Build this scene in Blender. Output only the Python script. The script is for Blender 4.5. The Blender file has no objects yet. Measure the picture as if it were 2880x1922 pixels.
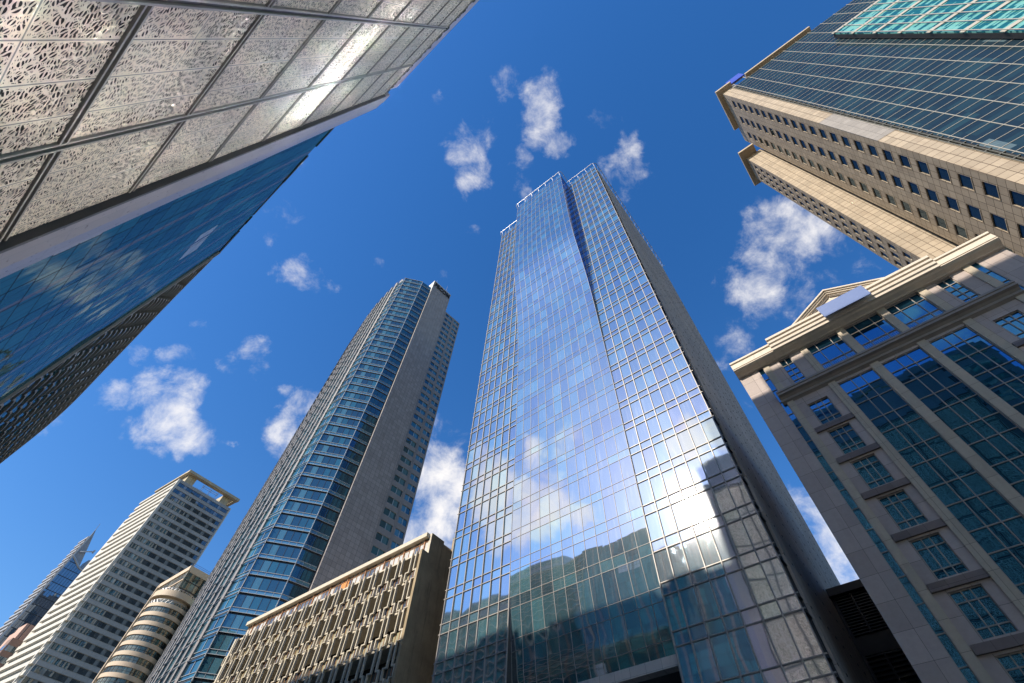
import bpy, math, random
import numpy as np
from mathutils import Vector, Matrix

random.seed(7)
SC = bpy.context.scene
COL = SC.collection
R = math.radians

# ------------------------------------------------------------------ camera
EYE = 1.6
cam_d = bpy.data.cameras.new("camera")
cam_d.sensor_width = 36.0
cam_d.lens = 1335.0 / 2880 * 36
cam_d.clip_start = 0.1
cam_d.clip_end = 20000
cam = bpy.data.objects.new("camera", cam_d)
COL.objects.link(cam)
PITCH, ROLL = R(57.25), R(4.03)
_z = Vector((math.sin(ROLL) * math.cos(PITCH), -math.cos(ROLL) * math.cos(PITCH), math.sin(PITCH)))
_f = Vector((0, 0, 1)) - _z * _z.z
_f.normalize()
_r = _f.cross(_z)
_M = Matrix((_r, _f, _z))                       # camera axes (right, down, forward) -> world
_right, _up, _back = _M @ Vector((1, 0, 0)), _M @ Vector((0, -1, 0)), _M @ Vector((0, 0, -1))
_mw = Matrix((_right, _up, _back)).transposed().to_4x4()
_mw.translation = Vector((0, 0, EYE))
cam.matrix_world = _mw
SC.camera = cam

# ------------------------------------------------------------------ exposure
SC.view_settings.view_transform = 'Standard'
SC.view_settings.look = 'None'
SC.view_settings.exposure = 0.5
SC.view_settings.gamma = 1.0
SC.render.engine = 'CYCLES'
SC.cycles.use_denoising = True
SC.cycles.max_bounces = 10
SC.cycles.glossy_bounces = 6
SC.cycles.transparent_max_bounces = 12
SC.cycles.caustics_reflective = True
SC.cycles.blur_glossy = 0.27
SC.cycles.sample_clamp_indirect = 0.0

# ------------------------------------------------------------------ sun and sky
SUN_AZ, SUN_EL = R(-146.2), R(36.08)           # towards the sun, azimuth counted from +X
sun_dir = Vector((math.cos(SUN_AZ) * math.cos(SUN_EL), math.sin(SUN_AZ) * math.cos(SUN_EL), math.sin(SUN_EL)))
sun_d = bpy.data.lights.new("sun", 'SUN')
sun_d.energy = 5.0
sun_d.angle = R(0.5)
sun_d.color = (1.0, 0.92, 0.80)
sun = bpy.data.objects.new("sun", sun_d)
COL.objects.link(sun)
sun.rotation_euler = sun_dir.to_track_quat('Z', 'Y').to_euler()
sun.location = (0, 0, 400)

# cloud puffs: azimuth and elevation of the middle, angular radius, weight (degrees)
CLOUDS = [
    (122.3, 85.5, 1.96, 0.85), (107.4, 84.5, 1.1, 0.6), (75.6, 84.2, 2.68, 1), (80, 81.7, 2.76, 1), (69.2, 79.3, 1.77, 0.95),
    (122.7, 78.9, 2.32, 0.8), (119.8, 76.7, 2.61, 1), (112.7, 75.5, 2.32, 1), (113.4, 74.1, 1.7, 0.9), (144.9, 78.4, 0.71, 0.5),
    (91.8, 77.4, 1.44, 0.5), (90, 75.3, 1.17, 0.45), (44.7, 79, 1.8, 0.5), (40.8, 75.2, 1.91, 0.75), (49.3, 73.6, 2.57, 0.8),
    (53.7, 72.8, 1.66, 0.7), (144.4, 56.9, 1.75, 0.55), (136.2, 55.2, 2.2, 1.05), (133.1, 55.2, 1.63, 0.9), (129.9, 55.8, 1.18, 0.55),
    (138.5, 54.1, 1.12, 0.6), (140.6, 44.4, 0.65, 0.5), (132.9, 45.2, 1.65, 0.6), (130.4, 44.5, 1.41, 0.6), (125.6, 43.6, 1.17, 0.65),
    (134.3, 42.9, 1.09, 0.45), (142.5, 38.9, 1.11, 0.65), (139, 40.8, 1.34, 0.65), (137.9, 36.6, 2.07, 1.1), (140.4, 34.7, 1.6, 0.9),
    (141.9, 34.1, 0.69, 0.6), (134.7, 36.4, 2.41, 1.15), (135.2, 38.5, 1.99, 1), (134.7, 34.4, 2.07, 1.05), (131.8, 35.2, 2.16, 1.1),
    (129.2, 34.8, 1.35, 0.95), (128.3, 35.4, 0.73, 0.8), (141.6, 31.2, 1.19, 0.6), (141.7, 29.9, 0.96, 0.7), (121.4, 42.4, 2.75, 1.2),
    (122.6, 40.1, 2.45, 1.2), (122, 38, 1.83, 1), (120.1, 39.7, 2.25, 1.1), (100.3, 44.5, 2.76, 0.75), (97.5, 44.6, 2.01, 0.7),
    (100.1, 40.6, 3.89, 1.5), (97.4, 40.4, 2.93, 1.5), (98, 37.5, 4.26, 1.5), (100, 34.9, 3.22, 1.3), (101.6, 33.3, 2.71, 1.2),
    (98.3, 33.8, 2.74, 1.1), (30.1, 56.7, 3.91, 1.25), (27.2, 55.7, 2.6, 1.1), (34.3, 56.3, 3.59, 1.25), (39.8, 55.4, 3.28, 1.15),
    (26.7, 53.9, 2.55, 0.8), (41.7, 52.5, 2.18, 0.6), (36.1, 51.1, 2.27, 0.45), (46.6, 54.3, 1.37, 0.5), (30.4, 51.2, 2.36, 0.4),
    (26.7, 49.8, 1.51, 0.35), (48.9, 50.6, 3.15, 0.65), (47.6, 48.2, 2.2, 0.7), (51.1, 50.3, 2.74, 0.6), (51.5, 46.2, 2.22, 0.45),
    (50.9, 32.3, 2.63, 0.95), (51.1, 29.9, 2.89, 1.3), (51.1, 27.6, 2.61, 1.4), (49.8, 28, 2.08, 1.2), (107.5, 64, 1.13, 0.4),
    (124.1, 60.9, 0.98, 0.35), (103.9, 69.8, 0.81, 0.35), (-169.1, 44, 2.11, 1.4), (-167.7, 43.1, 1.5, 1.2), (-162.9, 45, 2.25, 1.1),
    (-160.6, 45.9, 1.5, 1), (-175, 40.9, 3.43, 1.6), (-171.9, 39.7, 2.91, 1.6), (-177, 42.7, 2.49, 1.3), (-168.7, 38.3, 2.87, 1.6),
    (-165.6, 37.4, 3.06, 1.7), (-162.6, 36.6, 2.1, 1.5), (-173, 36.8, 3.31, 1.6), (-168.1, 35.1, 2.78, 1.5), (-168.9, 33.1, 1.46, 1.2),
    (-164.7, 40.7, 1.95, 0.9), (-175.7, 38.5, 2.89, 1.6), (-110.2, 44.2, 2.1, 1.4), (-111.7, 44.3, 1.43, 1.2), (-106.2, 42.7, 1.64, 1.4),
    (-103.3, 42.1, 1.56, 1.3), (-110.5, 40.5, 1.99, 1.3), (-110.3, 38.7, 1.29, 1.2), (-106.4, 38.3, 1.82, 1.4), (-114.5, 31.5, 1.34, 1.4),
    (-142.9, 42.9, 2.73, 1.7), (-139.6, 43, 2.46, 1.7), (-145.8, 42.5, 1.85, 1.4), (-152, 27.6, 2.78, 1.6), (-149.4, 28.1, 2.37, 1.6),
    (-153.5, 29.3, 2.47, 1.4), (-147, 29.4, 1.6, 1.4),
]


def build_world():
    w = bpy.data.worlds.new("World")
    SC.world = w
    w.use_nodes = True
    nt = w.node_tree
    nt.nodes.clear()
    L = nt.links.new

    def nd(t, ins=None, **kw):
        n = nt.nodes.new(t)
        for k, v in kw.items():
            setattr(n, k, v)
        for k, v in (ins or {}).items():
            if isinstance(v, bpy.types.NodeSocket):
                L(v, n.inputs[k])
            else:
                n.inputs[k].default_value = v
        return n

    def mt(op, a, b=0.0, c=0.0, clamp=False):
        n = nd('ShaderNodeMath', {0: a, 1: b, 2: c}, operation=op)
        n.use_clamp = clamp
        return n.outputs[0]

    sky = nd('ShaderNodeTexSky', sky_type='NISHITA', sun_disc=False)
    sky.sun_elevation = SUN_EL
    sky.sun_rotation = math.pi / 2 - SUN_AZ       # the node counts clockwise from +Y
    sky.air_density = 1.25
    sky.dust_density = 0.3
    sky.ozone_density = 3.0
    sky.altitude = 300
    hsv = nd('ShaderNodeHueSaturation', {'Hue': 0.509, 'Saturation': 1.33, 'Value': 1.0, 'Color': sky.outputs[0]})
    tc = nd('ShaderNodeTexCoord')
    d = nd('ShaderNodeVectorMath', {0: tc.outputs['Generated']}, operation='NORMALIZE').outputs[0]
    # ragged edges: bend the direction before measuring the distance to each puff
    wn = nd('ShaderNodeTexNoise', {'Vector': d, 'Scale': 9.0, 'Detail': 8.0, 'Roughness': 0.62})
    off = nd('ShaderNodeVectorMath', {0: wn.outputs['Color'], 1: (0.5, 0.5, 0.5)}, operation='SUBTRACT').outputs[0]
    off = nd('ShaderNodeVectorMath', {0: off, 'Scale': 0.11}, operation='SCALE').outputs[0]
    dw = nd('ShaderNodeVectorMath', {0: d, 1: off}, operation='ADD').outputs[0]
    dw = nd('ShaderNodeVectorMath', {0: dw}, operation='NORMALIZE').outputs[0]
    acc = None
    for az, el, rad, wt in CLOUDS:
        c = (math.cos(R(az)) * math.cos(R(el)), math.sin(R(az)) * math.cos(R(el)), math.sin(R(el)))
        dot = nd('ShaderNodeVectorMath', {0: dw, 1: c}, operation='DOT_PRODUCT').outputs['Value']
        mr = nd('ShaderNodeMapRange', {'Value': dot, 'From Min': math.cos(R(rad * 1.4)), 'From Max': math.cos(R(rad * 0.1)),
                                       'To Min': 0.0, 'To Max': wt}, interpolation_type='SMOOTHSTEP').outputs[0]
        acc = mr if acc is None else mt('MAXIMUM', acc, mr)
    n1 = nd('ShaderNodeTexNoise', {'Vector': d, 'Scale': 15.0, 'Detail': 12.0, 'Roughness': 0.64, 'Distortion': 0.25}).outputs[0]
    n2 = nd('ShaderNodeTexNoise', {'Vector': d, 'Scale': 3.2, 'Detail': 5.0, 'Roughness': 0.6}).outputs[0]
    s = mt('ADD', acc, mt('MULTIPLY', mt('SUBTRACT', n1, 0.5), 3.6))
    dens = nd('ShaderNodeMapRange', {'Value': s, 'From Min': 0.36, 'From Max': 2.2, 'To Min': 0.0, 'To Max': 0.97},
              interpolation_type='SMOOTHSTEP').outputs[0]
    dens = mt('MULTIPLY', dens, mt('GREATER_THAN', acc, 0.001))
    edge = mt('MULTIPLY', acc, 6.0, clamp=True)
    dens = mt('MULTIPLY', dens, edge)
    shade = nd('ShaderNodeMapRange', {'Value': mt('ADD', s, mt('MULTIPLY', n2, 0.8)), 'From Min': 0.9, 'From Max': 1.9, 'To Min': 0.72, 'To Max': 1.0}).outputs[0]
    ccol = nd('ShaderNodeMix', {'Factor': shade, 'A': (0.55, 0.60, 0.72, 1), 'B': (0.98, 0.95, 0.93, 1)}, data_type='RGBA')
    ccol = [o for o in ccol.outputs if o.type == 'RGBA'][0]
    bg1 = nd('ShaderNodeBackground', {'Color': hsv.outputs[0], 'Strength': 0.135})
    bg2 = nd('ShaderNodeBackground', {'Color': ccol, 'Strength': 0.78})
    mix = nd('ShaderNodeMixShader', {0: dens, 1: bg1.outputs[0], 2: bg2.outputs[0]})
    out = nd('ShaderNodeOutputWorld', {'Surface': mix.outputs[0]})
    w.cycles.sampling_method = 'MANUAL'
    w.cycles.sample_map_resolution = 512


build_world()

# ------------------------------------------------------------------ material kit


class NT:
    def __init__(self, name):
        self.m = bpy.data.materials.new(name)
        self.m.use_nodes = True
        self.nt = self.m.node_tree
        self.nt.nodes.clear()
        self._uv = None

    def nd(self, t, ins=None, **kw):
        n = self.nt.nodes.new(t)
        for k, v in kw.items():
            setattr(n, k, v)
        for k, v in (ins or {}).items():
            if isinstance(v, bpy.types.NodeSocket):
                self.nt.links.new(v, n.inputs[k])
            else:
                if isinstance(v, (tuple, list)) and n.inputs[k].type == 'RGBA' and len(v) == 3:
                    v = (*v, 1)
                n.inputs[k].default_value = v
        return n

    def mt(self, op, a, b=0.0, c=0.0, clamp=False):
        n = self.nd('ShaderNodeMath', {0: a, 1: b, 2: c}, operation=op)
        n.use_clamp = clamp
        return n.outputs[0]

    def vm(self, op, a, b=(0, 0, 0), scale=None):
        ins = {0: a}
        if op not in ('NORMALIZE', 'LENGTH', 'SCALE'):
            ins[1] = b
        if scale is not None:
            ins['Scale'] = scale
        n = self.nd('ShaderNodeVectorMath', ins, operation=op)
        return n.outputs['Value'] if op in ('DOT_PRODUCT', 'LENGTH', 'DISTANCE') else n.outputs[0]

    def uv(self):
        if self._uv is None:
            u = self.nd('ShaderNodeUVMap', uv_map='UVMap').outputs[0]
            x = self.nd('ShaderNodeSeparateXYZ', {0: u})
            self._uv = (x.outputs[0], x.outputs[1], u)
        return self._uv

    def xyz(self, a, b, c=0.0):
        return self.nd('ShaderNodeCombineXYZ', {0: a, 1: b, 2: c}).outputs[0]

    def sep(self, v):
        n = self.nd('ShaderNodeSeparateXYZ', {0: v})
        return n.outputs[0], n.outputs[1], n.outputs[2]

    def noise(self, v, scale, detail=3.0, rough=0.55):
        return self.nd('ShaderNodeTexNoise', {'Vector': v, 'Scale': scale, 'Detail': detail, 'Roughness': rough})

    def white(self, v):
        return self.nd('ShaderNodeTexWhiteNoise', {'Vector': v}, noise_dimensions='3D')

    def mix(self, f, a, b, blend='MIX'):
        n = self.nt.nodes.new('ShaderNodeMix')
        n.data_type = 'RGBA'
        n.blend_type = blend
        for sock, v in ((n.inputs[0], f), (n.inputs[6], a), (n.inputs[7], b)):
            if isinstance(v, bpy.types.NodeSocket):
                self.nt.links.new(v, sock)
            else:
                if isinstance(v, (tuple, list)) and len(v) == 3:
                    v = (*v, 1)
                sock.default_value = v
        return n.outputs[2]

    def rng(self, v, a, b, c=0.0, d=1.0, smooth=False):
        return self.nd('ShaderNodeMapRange', {'Value': v, 'From Min': a, 'From Max': b, 'To Min': c, 'To Max': d},
                       interpolation_type='SMOOTHSTEP' if smooth else 'LINEAR').outputs[0]

    def obj(self):
        return self.nd('ShaderNodeTexCoord').outputs['Object']

    def normal(self):
        return self.nd('ShaderNodeNewGeometry').outputs['Normal']

    def bump(self, h, strength=0.3, dist=0.02):
        return self.nd('ShaderNodeBump', {'Height': h, 'Strength': strength, 'Distance': dist}).outputs[0]

    def out(self, shader):
        self.nd('ShaderNodeOutputMaterial', {'Surface': shader})
        return self.m

    def principled(self, **ins):
        n = self.nt.nodes.new('ShaderNodeBsdfPrincipled')
        for k, v in ins.items():
            k = k.replace('_', ' ')
            if isinstance(v, bpy.types.NodeSocket):
                self.nt.links.new(v, n.inputs[k])
            else:
                if isinstance(v, (tuple, list)) and len(v) == 3 and n.inputs[k].type == 'RGBA':
                    v = (*v, 1)
                n.inputs[k].default_value = v
        return n.outputs[0]

    def line(self, x, pitch, width, off=0.0):
        """1 on lines of the given width repeated every pitch"""
        f = self.mt('FRACT', self.mt('DIVIDE', self.mt('SUBTRACT', x, off), pitch))
        d = self.mt('MULTIPLY', self.mt('MINIMUM', f, self.mt('SUBTRACT', 1.0, f)), pitch)
        return self.mt('LESS_THAN', d, width / 2)


def panel_mat(name, col, pw, ph, ox=0.0, oz=0.0, joint=0.03, jcol=(0.05, 0.045, 0.04), vary=0.12, rough=0.6,
              stain=0.25, stain_col=(0.10, 0.08, 0.06), spec=0.3, brick=0.0):
    """cladding of stone, tile or sheet panels with open joints, each panel a little different, with streaks of dirt"""
    t = NT(name)
    x, z, u = t.uv()
    row = t.mt('FLOOR', t.mt('DIVIDE', t.mt('SUBTRACT', z, oz), ph))
    if brick:
        x2 = t.mt('ADD', x, t.mt('MULTIPLY', t.mt('MODULO', row, 2.0), brick * pw))
    else:
        x2 = x
    colid = t.mt('FLOOR', t.mt('DIVIDE', t.mt('SUBTRACT', x2, ox), pw))
    r = t.white(t.xyz(colid, row, 3.1)).outputs[0]
    j = t.mt('MAXIMUM', t.line(x2, pw, joint, ox), t.line(z, ph, joint, oz))
    base = t.mix(1.0, col, t.xyz(*[t.rng(r, 0, 1, 1 - vary, 1 + vary)] * 3), 'MULTIPLY')
    ns = t.noise(t.xyz(t.mt('MULTIPLY', x, 1.6), t.mt('MULTIPLY', z, 0.12)), 1.0, 6.0, 0.65).outputs[0]
    ng = t.noise(t.xyz(x, z), 2.5, 7.0, 0.7).outputs[0]
    base = t.mix(t.mt('MULTIPLY', t.rng(ns, 0.48, 0.75, smooth=True), stain), base, stain_col)
    base = t.mix(1.0, base, t.xyz(*[t.rng(ng, 0.2, 0.8, 0.88, 1.1)] * 3), 'MULTIPLY')
    base = t.mix(j, base, jcol)
    nrm = t.bump(t.mt('ADD', t.mt('MULTIPLY', j, -1.0), t.mt('MULTIPLY', ng, 0.15)), 0.5, 0.02)
    return t.out(t.principled(Base_Color=base, Roughness=t.rng(ng, 0.2, 0.8, rough - 0.08, rough + 0.1), Normal=nrm, Specular_IOR_Level=spec))


def plain_mat(name, col, rough=0.5, metallic=0.0, vary=0.12, scale=0.8, streak=0.0, spec=0.4):
    t = NT(name)
    x, z, u = t.uv()
    n = t.noise(t.obj(), scale, 6.0, 0.65).outputs[0]
    base = t.mix(1.0, col, t.xyz(*[t.rng(n, 0.25, 0.75, 1 - vary, 1 + vary)] * 3), 'MULTIPLY')
    if streak:
        ns = t.noise(t.xyz(t.mt('MULTIPLY', x, 2.2), t.mt('MULTIPLY', z, 0.15)), 1.0, 6.0, 0.7).outputs[0]
        base = t.mix(t.mt('MULTIPLY', t.rng(ns, 0.5, 0.72, smooth=True), streak), base, tuple(c * 0.4 for c in col))
    return t.out(t.principled(Base_Color=base, Roughness=t.rng(n, 0.2, 0.8, max(rough - 0.1, 0.05), min(rough + 0.12, 1)), Metallic=metallic, Specular_IOR_Level=spec))


def glass_mat(name, tint=(0.8, 0.88, 0.95), f0=0.3, inner=(0.012, 0.03, 0.04), inner2=(0.05, 0.12, 0.14), pw=1.5, ph=2.0, ox=0.0, oz=0.0,
              wobble=0.012, wscale=0.6, tilt=0.006, curtain=0.0, ccol=(0.3, 0.32, 0.3), dust=0.04, halo=0.0, tints=None, streak=0.0,
              spandrel=None, rough=0.0, ior=1.5, halo_z=None, warp=0.0):
    """window glass: dark rooms or blinds behind a coated, faintly uneven reflecting sheet"""
    t = NT(name)
    x, z, u = t.uv()
    rowf = t.mt('DIVIDE', t.mt('SUBTRACT', z, oz), ph)
    row = t.mt('FLOOR', rowf)
    cid = t.mt('FLOOR', t.mt('DIVIDE', t.mt('SUBTRACT', x, ox), pw))
    sp = t.mt('GREATER_THAN', t.mt('FRACT', rowf), spandrel) if spandrel else 0.0
    rnd = t.nd('ShaderNodeObjectInfo').outputs['Random']
    wn = t.white(t.xyz(cid, t.mt('ADD', row, t.mt('MULTIPLY', sp, 0.37) if spandrel else 0.0), t.mt('MULTIPLY', rnd, 50.0)))
    r = wn.outputs[0]
    rc = wn.outputs['Color']
    wv = t.noise(t.obj(), wscale, 2.0, 0.5).outputs['Color']
    p1 = t.vm('SCALE', t.vm('SUBTRACT', wv, (0.5, 0.5, 0.5)), scale=wobble)
    p2 = t.vm('SCALE', t.vm('SUBTRACT', rc, (0.5, 0.5, 0.5)), scale=tilt)
    if warp:                                          # broad ripple in the glass, shaped so the sun it throws back dapples
        wl = t.noise(t.vm('MULTIPLY', t.obj(), (1.0, 1.0, 0.6)), 0.22, 2.0, 0.5).outputs['Color']
        p2 = t.vm('ADD', p2, t.vm('SCALE', t.vm('SUBTRACT', wl, (0.5, 0.5, 0.5)), scale=warp))
    nrm = t.vm('NORMALIZE', t.vm('ADD', t.vm('ADD', t.normal(), p1), p2))
    ic = t.mix(t.mt('POWER', r, 1.6), inner, inner2)
    if curtain:
        r2 = t.white(t.xyz(cid, row, 17.3)).outputs[0]
        fold = t.rng(t.nd('ShaderNodeTexNoise', {'Vector': t.xyz(t.mt('MULTIPLY', x, 14.0), 0.0, r), 'Scale': 1.0, 'Detail': 2.0}).outputs[0], 0.3, 0.7, 0.6, 1.1)
        cc = t.mix(1.0, ccol, t.xyz(fold, fold, fold), 'MULTIPLY')
        ic = t.mix(t.mt('LESS_THAN', r2, curtain), ic, cc)
    tn = tint
    if tints:
        ramp = t.nd('ShaderNodeValToRGB', {0: t.white(t.xyz(cid, row, t.mt('ADD', 5.0, sp) if spandrel else 5.0)).outputs[0]})
        cr = ramp.color_ramp
        cr.interpolation = 'LINEAR'
        while len(cr.elements) < len(tints):
            cr.elements.new(0.5)
        for i, c in enumerate(tints):
            cr.elements[i].position = i / (len(tints) - 1)
            cr.elements[i].color = (*c, 1)
        tn = ramp.outputs[0]
    fr = t.nd('ShaderNodeFresnel', {'IOR': ior}).outputs[0]
    fac = t.mt('ADD', f0, t.mt('MULTIPLY', fr, 1 - f0), clamp=True)
    body = t.nd('ShaderNodeBsdfDiffuse', {'Color': ic}).outputs[0]
    gl = t.nd('ShaderNodeBsdfGlossy', {'Color': tn, 'Roughness': rough, 'Normal': nrm}).outputs[0]
    sh = t.nd('ShaderNodeMixShader', {0: fac, 1: body, 2: gl}).outputs[0]
    if dust or halo or streak:
        # rain-washed dirt: a thin film that scatters light, in vertical runs
        ns = t.noise(t.xyz(t.mt('MULTIPLY', x, 5.0), t.mt('MULTIPLY', z, 0.22), r), 1.0, 5.0, 0.65).outputs[0]
        run = t.rng(ns, 0.50, 0.74, smooth=True)
        amt = t.mt('ADD', dust, t.mt('MULTIPLY', run, streak))
        film = t.nd('ShaderNodeBsdfDiffuse', {'Color': (0.62, 0.60, 0.58, 1)}).outputs[0]
        sh = t.nd('ShaderNodeMixShader', {0: amt, 1: sh, 2: film}).outputs[0]
    if halo:
        wide = t.nd('ShaderNodeBsdfGlossy', {'Color': (1, 0.99, 0.97, 1), 'Roughness': 0.44}).outputs[0]
        tight = t.nd('ShaderNodeBsdfGlossy', {'Color': (1, 0.98, 0.95, 1), 'Roughness': 0.2}).outputs[0]
        hm = t.nd('ShaderNodeMixShader', {0: 0.12, 1: wide, 2: tight}).outputs[0]
        amt = t.mt('MULTIPLY', t.rng(run, 0, 1, 0.8, 1.6), halo)
        if halo_z:                                    # glare painted out with height, so the bow shows no sun flash
            amt = t.mt('MULTIPLY', amt, t.rng(z, halo_z[0], halo_z[1], 1.0, 0.06, smooth=True))
        sh = t.nd('ShaderNodeMixShader', {0: amt, 1: sh, 2: hm}).outputs[0]
    return t.out(sh)


# ------------------------------------------------------------------ mesh kit


class Fr:
    """a plan frame: s along, d across, z up"""

    def __init__(self, o, az, az2=None):
        self.o = o
        self.x = (math.cos(R(az)), math.sin(R(az)))
        b = az + 90 if az2 is None else az2
        self.y = (math.cos(R(b)), math.sin(R(b)))
        self.az = az

    def pt(self, s, d, z):
        return (self.o[0] + s * self.x[0] + d * self.y[0], self.o[1] + s * self.x[1] + d * self.y[1], z)


def seg_frame(a, b):
    """frame along a wall from a to b; d grows to the left of a->b"""
    f = Fr(a, math.degrees(math.atan2(b[1] - a[1], b[0] - a[0])))
    f.len = math.hypot(b[0] - a[0], b[1] - a[1])
    return f


ST = Fr((0, 0), -41.6)      # the street on the tower side: s to the right, d away from the camera
LT = Fr((0, 0), 137.0)      # the near side of the street: s to the far left, d away from the street


def root_xf(o):
    while o.parent:
        o = o.parent
    return o.location.copy(), o.rotation_euler.z


class MB:
    def __init__(self, fr=None):
        self.fr = fr
        self.v = []
        self.f = []
        self.smooth = False

    def _p(self, p):
        return self.fr.pt(*p) if self.fr else tuple(p)

    def poly(self, *pts):
        n = len(self.v)
        self.v += [self._p(p) for p in pts]
        self.f.append(tuple(range(n, n + len(pts))))
        return self

    def box(self, s0, s1, d0, d1, z0, z1):
        n = len(self.v)
        self.v += [self._p(p) for p in ((s0, d0, z0), (s1, d0, z0), (s1, d1, z0), (s0, d1, z0), (s0, d0, z1), (s1, d0, z1), (s1, d1, z1), (s0, d1, z1))]
        for q in ((0, 3, 2, 1), (4, 5, 6, 7), (0, 1, 5, 4), (1, 2, 6, 5), (2, 3, 7, 6), (3, 0, 4, 7)):
            self.f.append(tuple(n + i for i in q))
        return self

    def prism(self, plan, z0, z1, cap=True):
        k = len(plan)
        n = len(self.v)
        self.v += [self._p((p[0], p[1], z0)) for p in plan] + [self._p((p[0], p[1], z1)) for p in plan]
        for i in range(k):
            j = (i + 1) % k
            self.f.append((n + i, n + j, n + k + j, n + k + i))
        if cap:
            self.f.append(tuple(n + k + i for i in range(k)))
            self.f.append(tuple(n + i for i in reversed(range(k))))
        return self

    def profile(self, prof, s0, s1):
        """a moulding: (d, z) outline swept from s0 to s1"""
        k = len(prof)
        n = len(self.v)
        self.v += [self._p((s0, d, z)) for d, z in prof] + [self._p((s1, d, z)) for d, z in prof]
        for i in range(k):
            j = (i + 1) % k
            self.f.append((n + i, n + j, n + k + j, n + k + i))
        self.f.append(tuple(n + i for i in reversed(range(k))))
        self.f.append(tuple(n + k + i for i in range(k)))
        return self

    def bar(self, a, b, r, sides=6):
        a, b = Vector(self._p(a)), Vector(self._p(b))
        ax = (b - a).normalized()
        u = ax.orthogonal().normalized()
        w = ax.cross(u)
        n = len(self.v)
        for c in (a, b):
            for i in range(sides):
                t = 2 * math.pi * i / sides
                self.v.append(tuple(c + u * (r * math.cos(t)) + w * (r * math.sin(t))))
        for i in range(sides):
            j = (i + 1) % sides
            self.f.append((n + i, n + j, n + sides + j, n + sides + i))
        self.f.append(tuple(n + i for i in reversed(range(sides))))
        self.f.append(tuple(n + sides + i for i in range(sides)))
        return self

    def tube(self, pts, r, sides=6):
        for a, b in zip(pts[:-1], pts[1:]):
            self.bar(a, b, r, sides)
        return self

    def grid(self, ss, ts, fn):
        """surface through fn(s, t) -> (s, d, z)"""
        n = len(self.v)
        m = len(ts)
        for a in ss:
            for b in ts:
                self.v.append(self._p(fn(a, b)))
        for i in range(len(ss) - 1):
            for j in range(m - 1):
                self.f.append((n + i * m + j, n + (i + 1) * m + j, n + (i + 1) * m + j + 1, n + i * m + j + 1))
        return self

    def mesh(self, name, mat, loc, rz, smooth=False):
        v = np.array(self.v, dtype=float) - np.array(loc)
        c, s = math.cos(-rz), math.sin(-rz)
        v = np.stack([v[:, 0] * c - v[:, 1] * s, v[:, 0] * s + v[:, 1] * c, v[:, 2]], 1)
        me = bpy.data.meshes.new(name)
        me.from_pydata(v.tolist(), [], self.f)
        uv = me.uv_layers.new(name='UVMap')
        out = np.zeros((sum(len(f) for f in self.f), 2))
        k = 0
        for f in self.f:
            p = v[list(f)]
            n = np.zeros(3)
            for i in range(1, len(f) - 1):
                n += np.cross(p[i] - p[0], p[i + 1] - p[0])
            h = math.hypot(n[0], n[1])
            L_ = math.sqrt(h * h + n[2] * n[2]) or 1.0
            if h / L_ < 0.3:
                out[k:k + len(f)] = p[:, :2]
            else:
                tx, ty = -n[1] / h, n[0] / h
                if tx < -1e-6 or (abs(tx) < 1e-6 and ty < 0):
                    tx, ty = -tx, -ty
                out[k:k + len(f), 0] = p[:, 0] * tx + p[:, 1] * ty
                out[k:k + len(f), 1] = p[:, 2]
            k += len(f)
        uv.data.foreach_set('uv', out.ravel())
        if mat:
            me.materials.append(mat)
        if smooth or self.smooth:
            me.polygons.foreach_set('use_smooth', [True] * len(me.polygons))
        me.update()
        return me

    def build(self, name, mat, parent=None, smooth=False, **props):
        if parent is None:
            loc, rz = Vector((0, 0, 0)), 0.0
        else:
            loc, rz = root_xf(parent)
        o = bpy.data.objects.new(name, self.mesh(name, mat, loc, rz, smooth))
        COL.objects.link(o)
        if parent is not None:
            o.parent = parent
        for k, v in props.items():
            o[k] = v
        return o


def thing(name, label, cat, fr, s, d, z=0.0, group=None):
    o = bpy.data.objects.new(name, None)
    o.empty_display_size = 2
    COL.objects.link(o)
    o.location = fr.pt(s, d, z)
    o.rotation_euler = (0, 0, R(fr.az))
    o['label'] = label
    o['category'] = cat
    if group:
        o['group'] = group
    return o


def tag(o, label, cat, group=None):
    o['label'] = label
    o['category'] = cat
    if group:
        o['group'] = group
    return o


def repeat(proto, fr, ds, dd, dz):
    """a copy of a part and of its sub-parts moved along the frame, sharing mesh data"""
    c = proto.copy()
    COL.objects.link(c)
    rz = root_xf(proto)[1]
    dx, dy = ds * fr.x[0] + dd * fr.y[0], ds * fr.x[1] + dd * fr.y[1]
    ca, sa = math.cos(-rz), math.sin(-rz)
    c.location = proto.location + Vector((dx * ca - dy * sa, dx * sa + dy * ca, dz))
    for ch in proto.children:
        k = ch.copy()
        COL.objects.link(k)
        k.parent = c
    return c


# ------------------------------------------------------------------ materials
M = {}
M['asphalt'] = plain_mat('asphalt', (0.05, 0.05, 0.052), 0.85, scale=3.0, vary=0.25)
M['paving'] = panel_mat('paving', (0.30, 0.28, 0.26), 0.6, 0.6, joint=0.012, vary=0.1)
M['ground'] = plain_mat('ground', (0.16, 0.15, 0.13), 0.9, scale=0.05, vary=0.3)
M['road_paint'] = plain_mat('road_paint', (0.75, 0.74, 0.70), 0.6)
M['tower_glass'] = glass_mat('tower_glass', f0=0.70, inner=(0.02, 0.07, 0.10), inner2=(0.09, 0.27, 0.32), pw=1.475, ph=4.2, oz=1.3, spandrel=0.726,
                             wobble=0.012, wscale=0.4, tilt=0.005, dust=0.008, halo=0.011, streak=0.04, rough=0.03, warp=0.024, halo_z=(45.0, 105.0),
                             tints=[(0.80, 0.82, 0.90), (0.88, 0.83, 0.94), (0.80, 0.91, 0.93), (0.92, 0.88, 0.93), (0.84, 0.86, 0.93)])
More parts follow.
